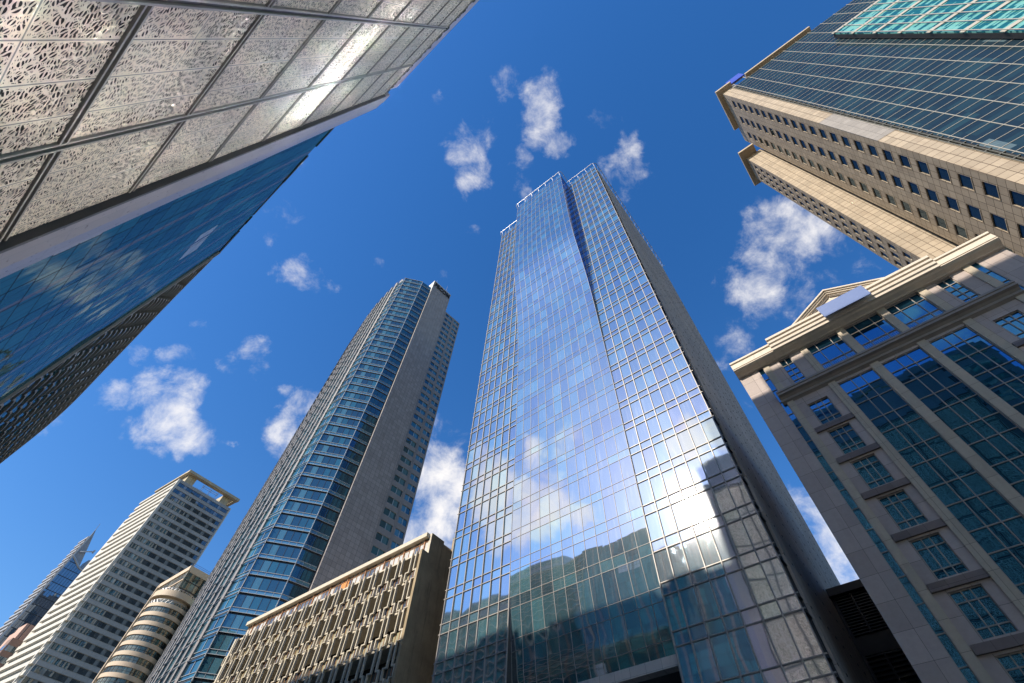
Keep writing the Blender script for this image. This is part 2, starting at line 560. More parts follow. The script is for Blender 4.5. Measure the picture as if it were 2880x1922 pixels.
M['warm_metal'] = plain_mat('warm_metal', (0.31, 0.28, 0.25), 0.45, metallic=0.1, vary=0.1)
M['thin_joint'] = plain_mat('thin_joint', (0.30, 0.27, 0.25), 0.45, vary=0.1)
M['steel'] = plain_mat('steel', (0.36, 0.36, 0.37), 0.35, metallic=0.6)
M['ribbed_metal'] = panel_mat('ribbed_metal', (0.44, 0.375, 0.31), 0.6, 4.2, oz=1.3, joint=0.02, jcol=(0.05, 0.05, 0.05), vary=0.2, rough=0.6, stain=0.35, spec=0.15)
M['dark_metal'] = plain_mat('dark_metal', (0.035, 0.034, 0.035), 0.45, vary=0.2)
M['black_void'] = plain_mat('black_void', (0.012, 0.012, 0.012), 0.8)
M['pale_stone'] = panel_mat('pale_stone', (0.50, 0.47, 0.43), 1.475, 2.0, joint=0.02, vary=0.06)
M['core'] = plain_mat('core', (0.10, 0.10, 0.10), 0.8)

# ------------------------------------------------------------------ the ground
def struct(o):
    o['kind'] = 'structure'
    return o


struct(MB().poly((-2500, -2500, -0.16), (2500, -2500, -0.16), (2500, 2500, -0.16), (-2500, 2500, -0.16)).build('ground', M['ground']))
struct(MB(ST).poly((-600, 6, -0.13), (500, 6, -0.13), (500, 32, -0.13), (-600, 32, -0.13)).build('road', M['asphalt']))
struct(MB(ST).box(-600, 500, -7.2, 6, -0.15, 0.0).build('pavement', M['paving']))
struct(MB(ST).box(-600, 500, 32, 110, -0.15, 0.0).build('pavement', M['paving']))
mk = MB(ST)
for k in range(-60, 50):
    for dd in (12.4, 25.4):
        mk.poly((k * 9, dd, -0.126), (k * 9 + 3, dd, -0.126), (k * 9 + 3, dd + 0.15, -0.126), (k * 9, dd + 0.15, -0.126))
struct(mk.build('road_markings', M['road_paint']))

# ------------------------------------------------------------------ the central glass tower
def smooth_interp(z, pts):
    zs = [p[0] for p in pts]
    ys = [p[1] for p in pts]
    if z <= zs[0]:
        return ys[0]
    if z >= zs[-1]:
        return ys[-1]
    for i in range(len(zs) - 1):
        if zs[i] <= z <= zs[i + 1]:
            t = (z - zs[i]) / (zs[i + 1] - zs[i])
            m0 = (ys[i + 1] - ys[i - 1]) / (zs[i + 1] - zs[i - 1]) if i > 0 else 0
            m1 = (ys[i + 2] - ys[i]) / (zs[i + 2] - zs[i]) if i + 2 < len(zs) else 0
            h = zs[i + 1] - zs[i]
            return ((2 * t ** 3 - 3 * t ** 2 + 1) * ys[i] + (t ** 3 - 2 * t ** 2 + t) * h * m0 +
                    (-2 * t ** 3 + 3 * t ** 2) * ys[i + 1] + (t ** 3 - t ** 2) * h * m1)


def glass_tower():
    T = thing('glass_tower', 'tall blue glass office tower with the sun mirrored in its bowed middle bay', 'tower', ST, -16.0, 40.6)
    P = 1.475
    TOP = 164.0
    D = 40.6
    zr = []
    for k in range(0, 39):
        zr += [1.3 + 4.2 * k, 1.3 + 4.2 * k - 1.15]
    zr = sorted(z for z in zr if 0.3 < z < TOP - 0.2)
    bays = {'l': (-33.7 - 7 * P, -33.7), 'r': (-16.0, -16.0 + 7 * P)}
    for key, (a, b) in bays.items():
        cw = MB(ST).box(a, b, D, D + 0.3, 0, TOP).build('curtain_wall', M['tower_glass'], T)
        g = MB(ST)
        for k in range(8):
            x = a + k * P
            g.box(x - 0.045, x + 0.045, D - 0.15, D - 0.002, 0, TOP + 0.25)
        for z in zr:
            for k in range(7):
                g.box(a + k * P + 0.055, a + (k + 1) * P - 0.055, D - 0.10, D - 0.004, z - 0.04, z + 0.04)
            if key == 'r':
                g.box(b + 0.055, b + 0.25, D - 0.14, D - 0.03, z - 0.045, z + 0.045)
            else:
                g.box(a - 0.25, a - 0.055, D - 0.14, D - 0.03, z - 0.045, z + 0.045)
        g.build('mullion', M['warm_metal'], cw)
    prof = [(20.8, 41.9), (22.7, 41.5), (25.4, 41.25), (30.4, 40.62), (36, 40.45), (58, 40.42), (72, 40.22), (80, 39.98), (88.5, 39.5), (95.6, 38.82), (102, 38.05),
            (111, 37.0), (118, 36.6), (126, 36.42), (141, 36.28), (TOP, 36.1)]
    yz = lambda z: smooth_interp(z, prof)
    a, b = -33.7, -16.0
    zs = [20.8 + (TOP - 20.8) * i / 130 for i in range(131)]
    m = MB(ST)
    m.grid([a, b], zs, lambda s, z: (s, yz(z), z))
    cw = m.build('curtain_wall', M['tower_glass'], T, smooth=True)
    g = MB(ST)
    for k in range(13):
        x = a + k * P
        w = 0.022
        g.grid([x - w, x + w], zs, lambda s, z: (s, yz(z) - 0.045, z))
        g.grid([x - w - 0.001, x - w], zs, lambda s, z: (s, yz(z) - (0.045 if s > x - w - 0.0005 else 0.0), z))
        g.grid([x + w, x + w + 0.001], zs, lambda s, z: (s, yz(z) - (0.0 if s > x + w + 0.0005 else 0.045), z))
    for z in zr:
        if z > 21.2:
            g.box(a + 0.03, b - 0.03, yz(z) - 0.04, yz(z) + 0.02, z - 0.02, z + 0.02)
    g.build('mullion', M['thin_joint'], cw, smooth=False)
    # glazed cheeks of the bowed bay and of the recess at its foot
    hi = [z for z in zs if z > 82]
    ck = MB(ST)
    for x in (b, a):
        ck.grid([0, 1], hi, lambda t, z: (x, yz(z) + 0.004 + t * (D - 0.004 - yz(z)), z))
    ck.build('side_glass', glass_mat('cheek_glass', f0=0.22, inner=(0.01, 0.02, 0.06), inner2=(0.02, 0.05, 0.12), pw=2.2, ph=4.2, oz=1.3, tint=(0.55, 0.6, 0.85), dust=0.0), T)
    lo = [z for z in zs if z < 32] + [32]
    ck = MB(ST)
    ck.box(a - 0.004, a + 0.02, D - 0.02, D + 2.0, 0, 31.2)
    ck.box(b - 0.02, b + 0.004, D - 0.02, D + 2.0, 0, 31.2)
    ck.build('recess_return', M['dark_metal'], T)
    # body, roofs
    MB(ST).box(-44.0, -33.75, D + 0.5, 86, 0, TOP - 0.6).box(-15.95, -5.75, D + 0.5, 86, 0, TOP - 0.6).box(-33.7, -16, 43.0, 86, 26.0, TOP - 0.61).build('core', M['core'], T)
    MB(ST).prism([(a + 0.05, 36.3), (b - 0.05, 36.3), (b - 0.05, 43), (a + 0.05, 43)], TOP - 0.5, TOP - 0.1).build('roof', M['core'], T)
    # ribbed metal flank on the right
    x0 = -5.7 + 0.02
    fl = MB(ST)
    fl.box(x0 - 0.3, x0 + 0.05, 42.3, 86, 0, TOP)
    sw = fl.build('side_wall', M['dark_metal'], T)  # dark backing colour stands in for shade between the ribs
    fl = MB(ST)
    k = 42.4
    while k < 85.9:
        fl.box(x0 + 0.05, x0 + 0.27, k, k + 0.36, 0, TOP + random.uniform(-0.05, 0.05))
        k += 0.62
    fl.build('rib', M['ribbed_metal'], sw)
    jt = MB(ST)
    for f in range(38):
        z = 1.3 + 4.2 * f
        k = 43.0 + (f % 2) * 0.62
        while k < 85.9:
            jt.box(x0 + 0.27, x0 + 0.31, k - 0.6 + 0.04, k - 0.6 + 0.2, z - 0.09, z + 0.09)
            k += 1.86
    jt.build('panel_fixing', M['dark_metal'], sw)
    cs = MB(ST)
    cs.box(x0 - 0.3, x0 - 0.02, D + 0.3, 42.3, 0, TOP)
    for f in range(39):
        z = 1.3 + 4.2 * f
        cs.box(x0 - 0.02, x0 + 0.2, D + 0.35, D + 1.0, z - 0.10, z + 0.02)
        cs.box(x0 - 0.02, x0 + 0.16, D + 0.35, D + 1.5, z - 1.25, z - 1.12)
    cs.build('corner_strip', M['dark_metal'], T)
    # rails standing off the roof edges
    def rail(pts, posts):
        m = MB(ST)
        m.tube(pts, 0.10, 8)
        for p, q in posts:
            m.bar(p, q, 0.05, 5)
        return m.build('roof_rail', M['steel'], T)
    ZR = 166.0
    def front(s0, s1, d, dr):
        pts = [(s0 - 0.5, dr + 1.2, ZR - 1.6), (s0 - 0.9, dr + 0.5, ZR - 1.2), (s0 - 0.9, dr - 0.2, ZR - 0.4), (s0 - 0.5, dr - 0.4, ZR), (s1 + 0.2, dr - 0.4, ZR), (s1 + 0.6, dr - 0.2, ZR - 0.1), (s1 + 0.75, dr + 0.4, ZR - 0.2), (s1 + 0.75, dr + 4.0, ZR - 0.2)]
        n = max(3, round((s1 - s0) / 2.9))
        rail(pts, [((s0 + (s1 - s0) * i / n, dr + 0.1, TOP - 0.5), (s0 + (s1 - s0) * i / n, dr - 0.4, ZR)) for i in range(n + 1)])
    front(-44.0, -34.2, D, 40.5)
    front(-33.4, -16.2, 36.1, 36.1)
    pts = [(-15.8, 40.1, ZR), (-6.2, 40.1, ZR), (-5.4, 40.3, ZR), (-4.85, 41.0, ZR), (-4.85, 84.5, ZR), (-5.0, 85.5, ZR - 0.3), (-5.5, 85.9, ZR - 1.5)]
    n = 14
    rail(pts, [((-15.0 + i * 3.1, 40.5, TOP - 0.5), (-15.0 + i * 3.1, 40.1, ZR)) for i in range(4)] +
         [((-5.5, 42 + i * 3.0, TOP - 0.4), (-4.85, 42 + i * 3.0, ZR)) for i in range(n + 1)])
    for i in range(n + 1):
        MB(ST).bar((-5.4, 43 + i * 3.0, TOP - 1.0), (-4.4, 43 + i * 3.0, TOP - 0.8), 0.07, 5).build('roof_bracket', M['steel'], T)
    # entrance: stone edge band, soffit, column, dark hall behind
    MB(ST).box(a + 0.02, b - 0.02, 40.7, 41.6, 19.9, 20.75).build('canopy_band', M['pale_stone'], T)
    MB(ST).box(a + 0.03, b - 0.03, 41.6, 56, 20.0, 20.6).build('soffit', M['core'], T)
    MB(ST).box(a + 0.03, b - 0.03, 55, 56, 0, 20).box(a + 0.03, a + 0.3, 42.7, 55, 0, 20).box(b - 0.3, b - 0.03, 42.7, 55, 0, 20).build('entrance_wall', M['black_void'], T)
    for sx in (-29.2, -20.73):
        MB(ST).prism([(sx + 0.75 * math.cos(t * math.pi / 12), 44.4 + 0.75 * math.sin(t * math.pi / 12)) for t in range(24)], 0, 20).build('column', M['pale_stone'], T, smooth=False)
    return T


glass_tower()

# ------------------------------------------------------------------ dark louvred plant block in the gap
def plant_block():
    B = thing('plant_block', 'low dark plant block with horizontal louvres in the gap beside the ribbed tower flank', 'building', ST, -3.5, 60.0)
    s0, s1 = -5.35, -1.3
    MB(ST).box(s0, s1, 60.3, 85, 0, 30.6).box(s0, s0 + 0.3, 60, 60.3, 0, 30.6).box(s1 - 0.3, s1, 60, 60.3, 0, 30.6).box(s0 + 0.3, s1 - 0.3, 60, 60.3, 25.0, 26.7).build('wall', M['dark_metal'], B)
    MB(ST).box(s0, s1, 59.4, 85, 30.62, 31.4).build('roof_slab', M['dark_metal'], B)
    for z0, z1, n in ((26.7, 30.6, 14), (17, 25.0, 20)):
        l = MB(ST)
        for i in range(n):
            z = z0 + (z1 - z0) * (i + 0.5) / n
            l.box(s0 + 0.32, s1 - 0.32, 59.85, 60.25, z - 0.06, z + 0.05)
        l.box(-3.45, -3.3, 59.84, 60.26, z0, z1)
        l.build('louvre', M['dark_metal'], B)


plant_block()


def wall_with_openings(m, s0, s1, d0, d1, z0, z1, cols, rows):
    """a wall slab with square openings, as piers and spandrels that butt"""
    x = s0
    for a, b in cols:
        m.box(x, a, d0, d1, z0, z1)
        zz = z0
        for p, q in rows:
            m.box(a, b, d0, d1, zz, p)
            zz = q
        m.box(a, b, d0, d1, zz, z1)
        x = b
    m.box(x, s1, d0, d1, z0, z1)
    return m

# ------------------------------------------------------------------ stone building with the pediment
M['mauve_stone'] = panel_mat('mauve_stone', (0.37, 0.305, 0.27), 1.42, 1.86, ox=1.25, oz=1.5, joint=0.022, jcol=(0.09, 0.08, 0.07), vary=0.1, stain=0.12)
M['beige_stone'] = panel_mat('beige_stone', (0.40, 0.335, 0.25), 3.0, 1.86, ox=10.0, oz=1.5, joint=0.022, jcol=(0.12, 0.11, 0.09), vary=0.06, stain=0.12)
M['dark_lintel'] = panel_mat('dark_lintel', (0.16, 0.125, 0.11), 1.1, 5.0, joint=0.02, vary=0.15, rough=0.4)
M['cream_stone'] = plain_mat('cream_stone', (0.58, 0.50, 0.40), 0.7, vary=0.08, streak=0.25)
M['grey_trim'] = plain_mat('grey_trim', (0.23, 0.20, 0.175), 0.65, vary=0.15, streak=0.3)
M['bronze_bar'] = plain_mat('bronze_bar', (0.30, 0.26, 0.22), 0.45, vary=0.08)
M['bay_glass'] = glass_mat('bay_glass', f0=0.27, tint=(0.12, 0.48, 0.92), inner=(0.003, 0.012, 0.02), inner2=(0.006, 0.025, 0.04), pw=1.1, ph=1.85, wobble=0.012,
                           wscale=0.5, tilt=0.006, dust=0.0)
M['sign_board'] = plain_mat('sign_board', (0.12, 0.17, 0.33), 0.5, vary=0.02)


def pediment_building():
    B = thing('pediment_building', 'stone building with cream cornice, central pediment and tall blue window bays', 'building', ST, -1.24, 40.6)
    D = 40.6
    w = MB(ST)
    # stone end walls, with the openings of the small windows
    lint = [(34.95 + 0.0 - 3.72 * k) for k in range(-0, 9)]
    rows_small = sorted([(c + 0.45, c + 0.45 + 2.85) for c in lint if c > 2])
    col = [(2.87, 4.75), (18.55, 20.4)]
    w.box(-1.24, 0.85, D, D + 1, 0, 45.5)
    wall_with_openings(w, 2.05, 5.45, D, D + 1, 0, 39.4, [col[0]], rows_small)
    wall_with_openings(w, 17.77, 21.1, D, D + 1, 0, 39.4, [col[1]], rows_small)
    w.box(22.35, 24.6, D, D + 1, 0, 45.5)
    at = [(41.15, 45.4)]
    for a, b, c in ((2.05, 5.45, (3.12, 4.32)), (17.77, 21.1, (18.7, 19.95))):
        wall_with_openings(w, a, b, D, D + 1, 39.4, 45.5, [c], at)
    for a, b in ((6.12, 9.3), (10.05, 13.35), (14.05, 17.1)):
        w.box(a, b, D, D + 1, 39.05, 41.15)
        w.box(a, b, D, D + 1, 45.4, 45.5)
        w.box(a, b, D, D + 1, 0, 3)
    w.build('wall', M['mauve_stone'], B)
    MB(ST).box(-1.22, 24.58, D + 1.0, 62, 0, 46.5).build('core', M['core'], B)
    p = MB(ST)
    for a, b in ((1.45, 2.05), (5.45, 6.12), (9.3, 10.05), (13.35, 14.05), (17.1, 17.77), (21.1, 21.75)):
        p.box(a, b, D - 0.12, D + 1, 0, 45.5)
    p.build('pilaster', M['beige_stone'], B)
    # lintels over the small windows
    for a, b in ((2.1, 5.42), (17.8, 21.07)):
        for c in lint:
            if c > 2:
                MB(ST).box(a, b, D - 0.18, D - 0.003, c - 0.26, c + 0.28).build('lintel', M['dark_lintel'], B)

    def glazing(a, b, z0, z1, xs, zs, dep=0.22, bar=0.07):
        g = MB(ST).box(a, b, D + dep, D + dep + 0.06, z0, z1).build('window', M['bay_glass'], B)
        f = MB(ST)
        for x in xs:
            f.box(x - bar / 2, x + bar / 2, D + dep - 0.09, D + dep - 0.003, z0, z1)
        for z in zs:
            f.box(a, b, D + dep - 0.08, D + dep - 0.005, z - bar / 2, z + bar / 2)
        f.build('frame', M['bronze_bar'], g)
        return g
    for a, b in col:
        for z0, z1 in rows_small:
            t = (b - a)
            glazing(a, b, z0, z1, [a + 0.035, a + t * 0.36, a + t * 0.64, b - 0.035], [z0 + 0.035, z0 + 0.62, z1 - 0.7, z1 - 0.035])
    zb = []
    for k in range(10):
        zb += [37.62 - 3.71 * k, 36.0 - 3.71 * k]
    for a, b in ((6.12, 9.3), (10.05, 13.35), (14.05, 17.1)):
        t = b - a
        glazing(a, b, 3, 39.05, [a + 0.04, a + t * 0.36, a + t * 0.63, b - 0.04], [z for z in zb if z > 3.2] + [39.0], dep=0.16)
        glazing(a, b, 41.15, 45.4, [a + 0.04, a + t * 0.27, a + t * 0.73, b - 0.04], [41.2, 42.3, 44.25, 45.35], dep=0.2)
        # small rail in front of the attic windows
        r = MB(ST)
        r.bar((a, D - 0.25, 41.75), (b, D - 0.25, 41.75), 0.03, 5)
        k = a + 0.1
        while k < b:
            r.bar((k, D - 0.25, 41.1), (k, D - 0.25, 41.75), 0.016, 4)
            k += 0.17
        r.build('balustrade', M['steel'], B)
    for a, b in ((3.12, 4.32), (18.7, 19.95)):
        glazing(a, b, 41.15, 45.4, [a + 0.03, (a + b) / 2, b - 0.03], [41.18, 41.95, 42.75, 43.55, 44.4, 45.35], bar=0.08)
    zs = [32.49 - 1.86 * 1 * k + 0.0 for k in range(-7, 17)]
    for a, b in ((0.85, 1.45), (21.75, 22.35)):
        glazing(a, b, 1, 45.5, [a + 0.03, b - 0.03], [z for z in zs if 1.2 < z < 45.4], dep=0.1, bar=0.06)
    # ledge under the attic
    MB(ST).profile([(D, 39.35), (D - 0.2, 39.5), (D - 0.3, 39.55), (D - 0.3, 39.8), (D - 0.5, 40.0), (D - 0.78, 40.1), (D - 0.78, 40.35), (D - 0.86, 40.4), (D - 0.86, 40.62), (D - 0.4, 40.9), (D, 40.95)], 1.1, 21.9).build('ledge', M['grey_trim'], B)
    # main cornice
    MB(ST).profile([(D + 0.3, 45.5), (D - 0.25, 45.52), (D - 0.35, 45.6), (D - 0.8, 45.75), (D - 1.08, 45.95), (D - 1.08, 46.05), (D - 1.02, 46.07), (D - 1.02, 46.12), (D - 1.12, 46.14),
                    (D - 1.12, 46.82), (D - 1.05, 46.86), (D - 1.05, 46.92), (D - 1.24, 46.96), (D - 1.24, 47.22), (D + 6, 47.25), (D + 6, 45.9)], -1.3, 24.7).build('cornice', M['cream_stone'], B)
    # the raised middle of the cornice
    MB(ST).profile([(D - 1.1, 45.9), (D - 1.26, 45.92), (D - 1.30, 46.2), (D - 1.45, 46.3), (D - 1.48, 46.55), (D - 1.42, 46.6), (D - 1.42, 46.72), (D - 1.58, 46.8), (D - 1.58, 47.1),
                    (D - 1.52, 47.15), (D - 1.52, 47.25), (D - 1.7, 47.3), (D - 1.7, 47.62), (D + 1, 47.66), (D + 1, 45.95)], 3.28, 19.8).build('cornice', M['cream_stone'], B)
    # pediment: raking mouldings around a set-back panel
    cx, base, half, rise = 11.1, 47.68, 4.9, 2.95
    def tri(h, r, d0, d1, b0):
        return MB(ST).poly((cx - h, d0, b0), (cx + h, d0, b0), (cx, d0, b0 + r)).poly((cx - h, d1, b0), (cx, d1, b0 + r), (cx + h, d1, b0)) \
            .poly((cx - h, d0, b0), (cx, d0, b0 + r), (cx, d1, b0 + r), (cx - h, d1, b0)).poly((cx, d0, b0 + r), (cx + h, d0, b0), (cx + h, d1, b0), (cx, d1, b0 + r))
    tri(half - 0.35, rise - 0.2, D - 0.9, D + 1, base).build('pediment_panel', M['cream_stone'], B)
    rk = MB(ST)
    ang = math.atan2(rise, half)
    for off, th, d0 in ((0.0, 0.17, D - 1.62), (0.2, 0.13, D - 1.45), (0.36, 0.13, D - 1.3), (0.52, 0.10, D - 1.12)):
        o1, o2 = off / math.cos(ang), (off + th) / math.cos(ang)
        for sg in (-1, 1):
            pa = [(cx + sg * (half - o1 / math.tan(ang) * 1.0), base), (cx, base + rise - o1), (cx, base + rise - o2), (cx + sg * (half - o2 / math.tan(ang)), base)]
            q0 = [(x, d0, z) for x, z in pa]
            q1 = [(x, D + 0.9, z) for x, z in pa]
            rk.poly(*q0)
            for i in range(4):
                j = (i + 1) % 4
                rk.poly(q0[i], q0[j], q1[j], q1[i])
    rk.build('pediment_moulding', M['cream_stone'], B)
    dn = MB(ST)
    for sg in (-1, 1):
        for i in range(40):
            t = (i + 0.5) / 41
            x = cx + sg * (half - 1.45) * (1 - t)
            z = base + (rise - 0.86) * t - 0.02
            dn.box(x - 0.035, x + 0.035, D - 1.05, D - 0.88, z, z + 0.1)
    dn.build('dentil', M['grey_trim'], B)
    lz = MB(ST)
    for sg in (-1, 1):
        lz.bar((cx + sg * 1.35, D - 0.92, base + 0.75), (cx, D - 0.92, base + 1.5), 0.05, 6)
        lz.bar((cx + sg * 1.35, D - 0.92, base + 0.75), (cx, D - 0.92, base + 0.1), 0.05, 6)
    lz.build('diamond_panel', M['cream_stone'], B)
    # board fixed to the cornice
    s = MB(ST)
    s.box(9.15, 13.75, D - 2.02, D - 1.96, 46.0, 47.85)
    o = s.build('sign_board', M['sign_board'])
    tag(o, 'blank pale blue sign board fixed over the cornice below the pediment', 'sign')


pediment_building()

# ------------------------------------------------------------------ tan stone tower with dark curtain wall
M['tan_stone'] = panel_mat('tan_stone', (0.36, 0.285, 0.20), 1.28, 1.34, ox=0.0, oz=0.0, joint=0.085, jcol=(0.10, 0.07, 0.04), vary=0.13, stain=0.45, stain_col=(0.17, 0.11, 0.065))
M['tan_plain'] = plain_mat('tan_plain', (0.42, 0.33, 0.22), 0.7, vary=0.08, streak=0.2)
M['grey_patch'] = panel_mat('grey_patch', (0.27, 0.24, 0.21), 1.2, 1.3, joint=0.03, vary=0.1)
M['grey_concrete'] = plain_mat('grey_concrete', (0.30, 0.27, 0.23), 0.8, vary=0.1)  # even grey-brown for the frame of the roof board
M['tan_glass'] = glass_mat('tan_glass', f0=0.05, tint=(0.32, 0.42, 0.48), inner=(0.003, 0.012, 0.02), inner2=(0.006, 0.022, 0.034), pw=3, ph=4, wobble=0.02, wscale=0.8, tilt=0.03, dust=0.01, curtain=0.12, ccol=(0.10, 0.11, 0.10))
M['dark_curtain'] = glass_mat('dark_curtain', f0=0.03, tint=(0.20, 0.33, 0.40), inner=(0.005, 0.02, 0.034), inner2=(0.012, 0.042, 0.058), pw=3.35, ph=4.2, ox=1.4, oz=2.1,
                              spandrel=0.5, wobble=0.014, wscale=0.4, tilt=0.008, curtain=0.02, ccol=(0.10, 0.15, 0.17), dust=0.015, halo=0.0)
M['white_line'] = plain_mat('white_line', (0.40, 0.36, 0.30), 0.5, vary=0.05)
M['green_glass'] = panel_mat('green_glass', (0.1, 0.1, 0.1), 1, 1)
M['edge_bronze'] = plain_mat('edge_bronze', (0.13, 0.125, 0.10), 0.5)
M['blue_board'] = plain_mat('blue_board', (0.02, 0.055, 0.36), 0.5, vary=0.03)


def aqua_blinds():
    t = NT('aqua_blinds')
    x, z, u = t.uv()
    cid = t.mt('FLOOR', t.mt('DIVIDE', x, 2.1))
    row = t.mt('FLOOR', t.mt('DIVIDE', t.mt('SUBTRACT', z, 1.0), 8.05))
    strip = t.nd('ShaderNodeTexNoise', {'Vector': t.xyz(t.mt('MULTIPLY', cid, 0.33), t.mt('MULTIPLY', z, 1.0), t.mt('MULTIPLY', row, 3.7)), 'Scale': 0.75, 'Detail': 1.5, 'Roughness': 0.6}).outputs[0]
    r = t.white(t.xyz(cid, row, 2.0))
    light = t.mix(r.outputs[0], (0.13, 0.36, 0.29), (0.18, 0.42, 0.36))
    dark = t.mix(r.outputs[0], (0.01, 0.075, 0.09), (0.012, 0.11, 0.11))
    k = t.rng(strip, 0.50, 0.53)
    base = t.mix(k, dark, light)
    bd = t.nd('ShaderNodeBsdfDiffuse', {'Color': base}).outputs[0]
    gl = t.nd('ShaderNodeBsdfGlossy', {'Color': (0.7, 0.9, 0.95, 1), 'Roughness': 0.02}).outputs[0]
    fr = t.nd('ShaderNodeFresnel', {'IOR': 1.5}).outputs[0]
    return t.out(t.nd('ShaderNodeMixShader', {0: t.mt('ADD', 0.05, fr), 1: bd, 2: gl}).outputs[0])


M['green_glass'] = aqua_blinds()


def tan_tower():
    B = thing('tan_tower', 'tan stone tower of two stepped blocks with square windows and a dark gridded glass front', 'tower', ST, 34.65, 45.0)
    X, D, TOP = 34.65, 45.0, 158.8
    # first block: narrow street face and window face
    w = MB(ST)
    w.box(X + 0.4, 38.1 - 0.6, D, D + 0.6, 0, TOP)
    fa = seg_frame(ST.pt(X, 61.0, 0)[:2], ST.pt(X, D, 0)[:2])
    cols = [(16 - (13.9), 16 - 11.7), (16 - 8.85, 16 - 6.5), (16 - 3.65, 16 - 1.45)]
    rows = [(z, z + 2.35) for z in [85.95 + 4.02 * k for k in range(-18, 17)]]
    rows = [r for r in rows if r[0] > 12]
    w.fr = fa
    wall_with_openings(w, 0, 16, 0, 0.4, 0, TOP, cols, rows)
    w.build('wall', M['tan_stone'], B)
    MB(ST).box(X + 0.75, 37.5, D + 0.6, 60.9, 0, TOP - 0.3).box(37.5, 130, 45.9, 60.5, 0, 156.6).build('core', M['core'], B)
    pt = MB(ST).box(X - 0.028, 37.48, D - 0.03, D - 0.003, 84.6, 103.0)
    pt.build('patch_panel', M['grey_patch'], B)
    fb_x, fb_d = 30.8, 62.2
    fb = seg_frame(ST.pt(fb_x, 69.2, 0)[:2], ST.pt(fb_x, fb_d, 0)[:2])
    W2 = 69.2 - fb_d
    cols2 = [(W2 - 6.2, W2 - 5.0), (W2 - 4.2, W2 - 3.0), (W2 - 2.2, W2 - 1.0)]
    rows2 = [(z, z + 2.2) for z in [66.0 + 4.02 * k for k in range(-13, 20)]]
    w = MB(ST).box(fb_x + 0.4, 35.2, fb_d, fb_d + 0.6, 0, 149.4)
    w.fr = fb
    wall_with_openings(w, 0, W2, 0, 0.4, 0, 149.4, cols2, rows2)
    w.build('wall', M['tan_stone'], B)
    MB(ST).box(fb_x + 0.75, 60, fb_d + 0.6, 69.1, 0, 149.0).build('core', M['core'], B)
    MB(ST).box(36.3, 36.6, 61.0, fb_d, 0, 150).build('recess_glass', M['tan_glass'], B)
    # windows: the hundred that show largest, the rest as one part
    ups = sorted([(c, r) for r in rows if r[0] > 55 for c in cols], key=lambda k: k[1][0])
    big, rest = ups[:72], ups[72:]
    rest2 = [(c, r) for r in rows2 if r[0] > 60 for c in cols2]
    rest2.sort(key=lambda k: k[1][0])
    big2, rest2 = rest2[:28], rest2[28:]

    def pane(fr, wid, hgt, sets, nm):
        proto = None
        for (c, r) in sets:
            if proto is None:
                proto = MB(fr).box(c[0], c[1], 0.14, 0.20, r[0], r[1]).build('window', M['tan_glass'], B)
                MB(fr).box(c[0] - 0.06, c[1] + 0.06, -0.04, 0.135, r[0] - 0.08, r[0] + 0.02).build('sill', M['tan_plain'], proto)
                p0 = (c, r)
            else:
                repeat(proto, fr, c[0] - p0[0][0], 0, r[0] - p0[1][0])
    pane(fa, 2.2, 2.35, [k for k in big], 'a')
    pane(fb, 1.2, 2.2, big2, 'b')
    m = MB(fa)
    sl = MB(fa)
    lows = [(fa, c, r) for c, r in rest] + [(fb, c, r) for c, r in rest2] + [(fa, c, r) for r in rows if r[0] <= 55 for c in cols] + [(fb, c, r) for r in rows2 if r[0] <= 60 for c in cols2]
    for fr, c, r in lows:
        m.fr = sl.fr = fr
        m.box(c[0], c[1], 0.14, 0.20, r[0], r[1])
        sl.box(c[0] - 0.06, c[1] + 0.06, -0.04, 0.135, r[0] - 0.08, r[0] + 0.02)
    o = m.build('window', M['tan_glass'], B, kind='stuff')
    sl.build('sill', M['tan_plain'], o)
    # roof caps
    MB(ST).box(33.45, 37.9, 43.6, 56.5, TOP + 0.02, TOP + 0.9).build('roof_cap', M['tan_plain'], B)
    MB(ST).box(29.7, 34.0, 59.6, 71.3, 149.42, 150.2).build('roof_cap', M['tan_plain'], B)
    MB(ST).box(41.9, 60.0, 44.2, 50, 158.4, 159.2).box(43, 130, 45.9, 48, 156.62, 158.38).build('roof_parapet', M['tan_plain'], B)
    # chamfered strip of louvred panes between stone and glass
    cs = MB(ST)
    cs.poly((37.5, D + 0.75, 0), (38.1, D + 0.02, 0), (38.1, D + 0.02, 157), (37.5, D + 0.75, 157))
    cs.poly((37.5, D + 0.75, 157), (38.1, D + 0.02, 157), (38.1, D + 0.9, 157), (37.5, D + 0.9, 157))
    o = cs.build('corner_strip', M['dark_metal'], B)
    c2 = MB(ST)
    for k in range(37):
        z = 2.1 + 4.2 * k
        for zz in (z, z + 2.1):
            c2.box(37.35, 38.2, D - 0.1, D + 0.35, zz - 0.07, zz + 0.07)
    c2.box(37.30, 37.42, D - 0.12, D + 0.1, 0, 157)
    c2.box(37.72, 37.80, D - 0.12, D + 0.1, 0, 157)
    c2.build('bracket', M['edge_bronze'], o)
    # dark curtain wall
    cw = MB(ST).box(38.1, 125, D, D + 0.6, 0, 157).build('curtain_wall', M['dark_curtain'], B)
    g = MB(ST)
    k = 0
    while 38.45 + 3.35 * k < 125:
        x = 38.45 + 3.35 * k - 0.0
        g.box(x - 0.04, x + 0.04, D - 0.08, D - 0.003, 0, 157.2)
        k += 1
    for k in range(75):
        z = 2.1 * k + 1.1
        g.box(38.1, 125, D - 0.05, D - 0.006, z - 0.035, z + 0.035)
    g.build('mullion', M['white_line'], cw)
    # projecting green bay
    GX, GD, GT = 56.5, 43.5, 139.3
    gb = MB(ST).box(GX, 125, GD, GD + 0.3, 0, GT).build('green_bay', M['green_glass'], B)
    g = MB(ST)
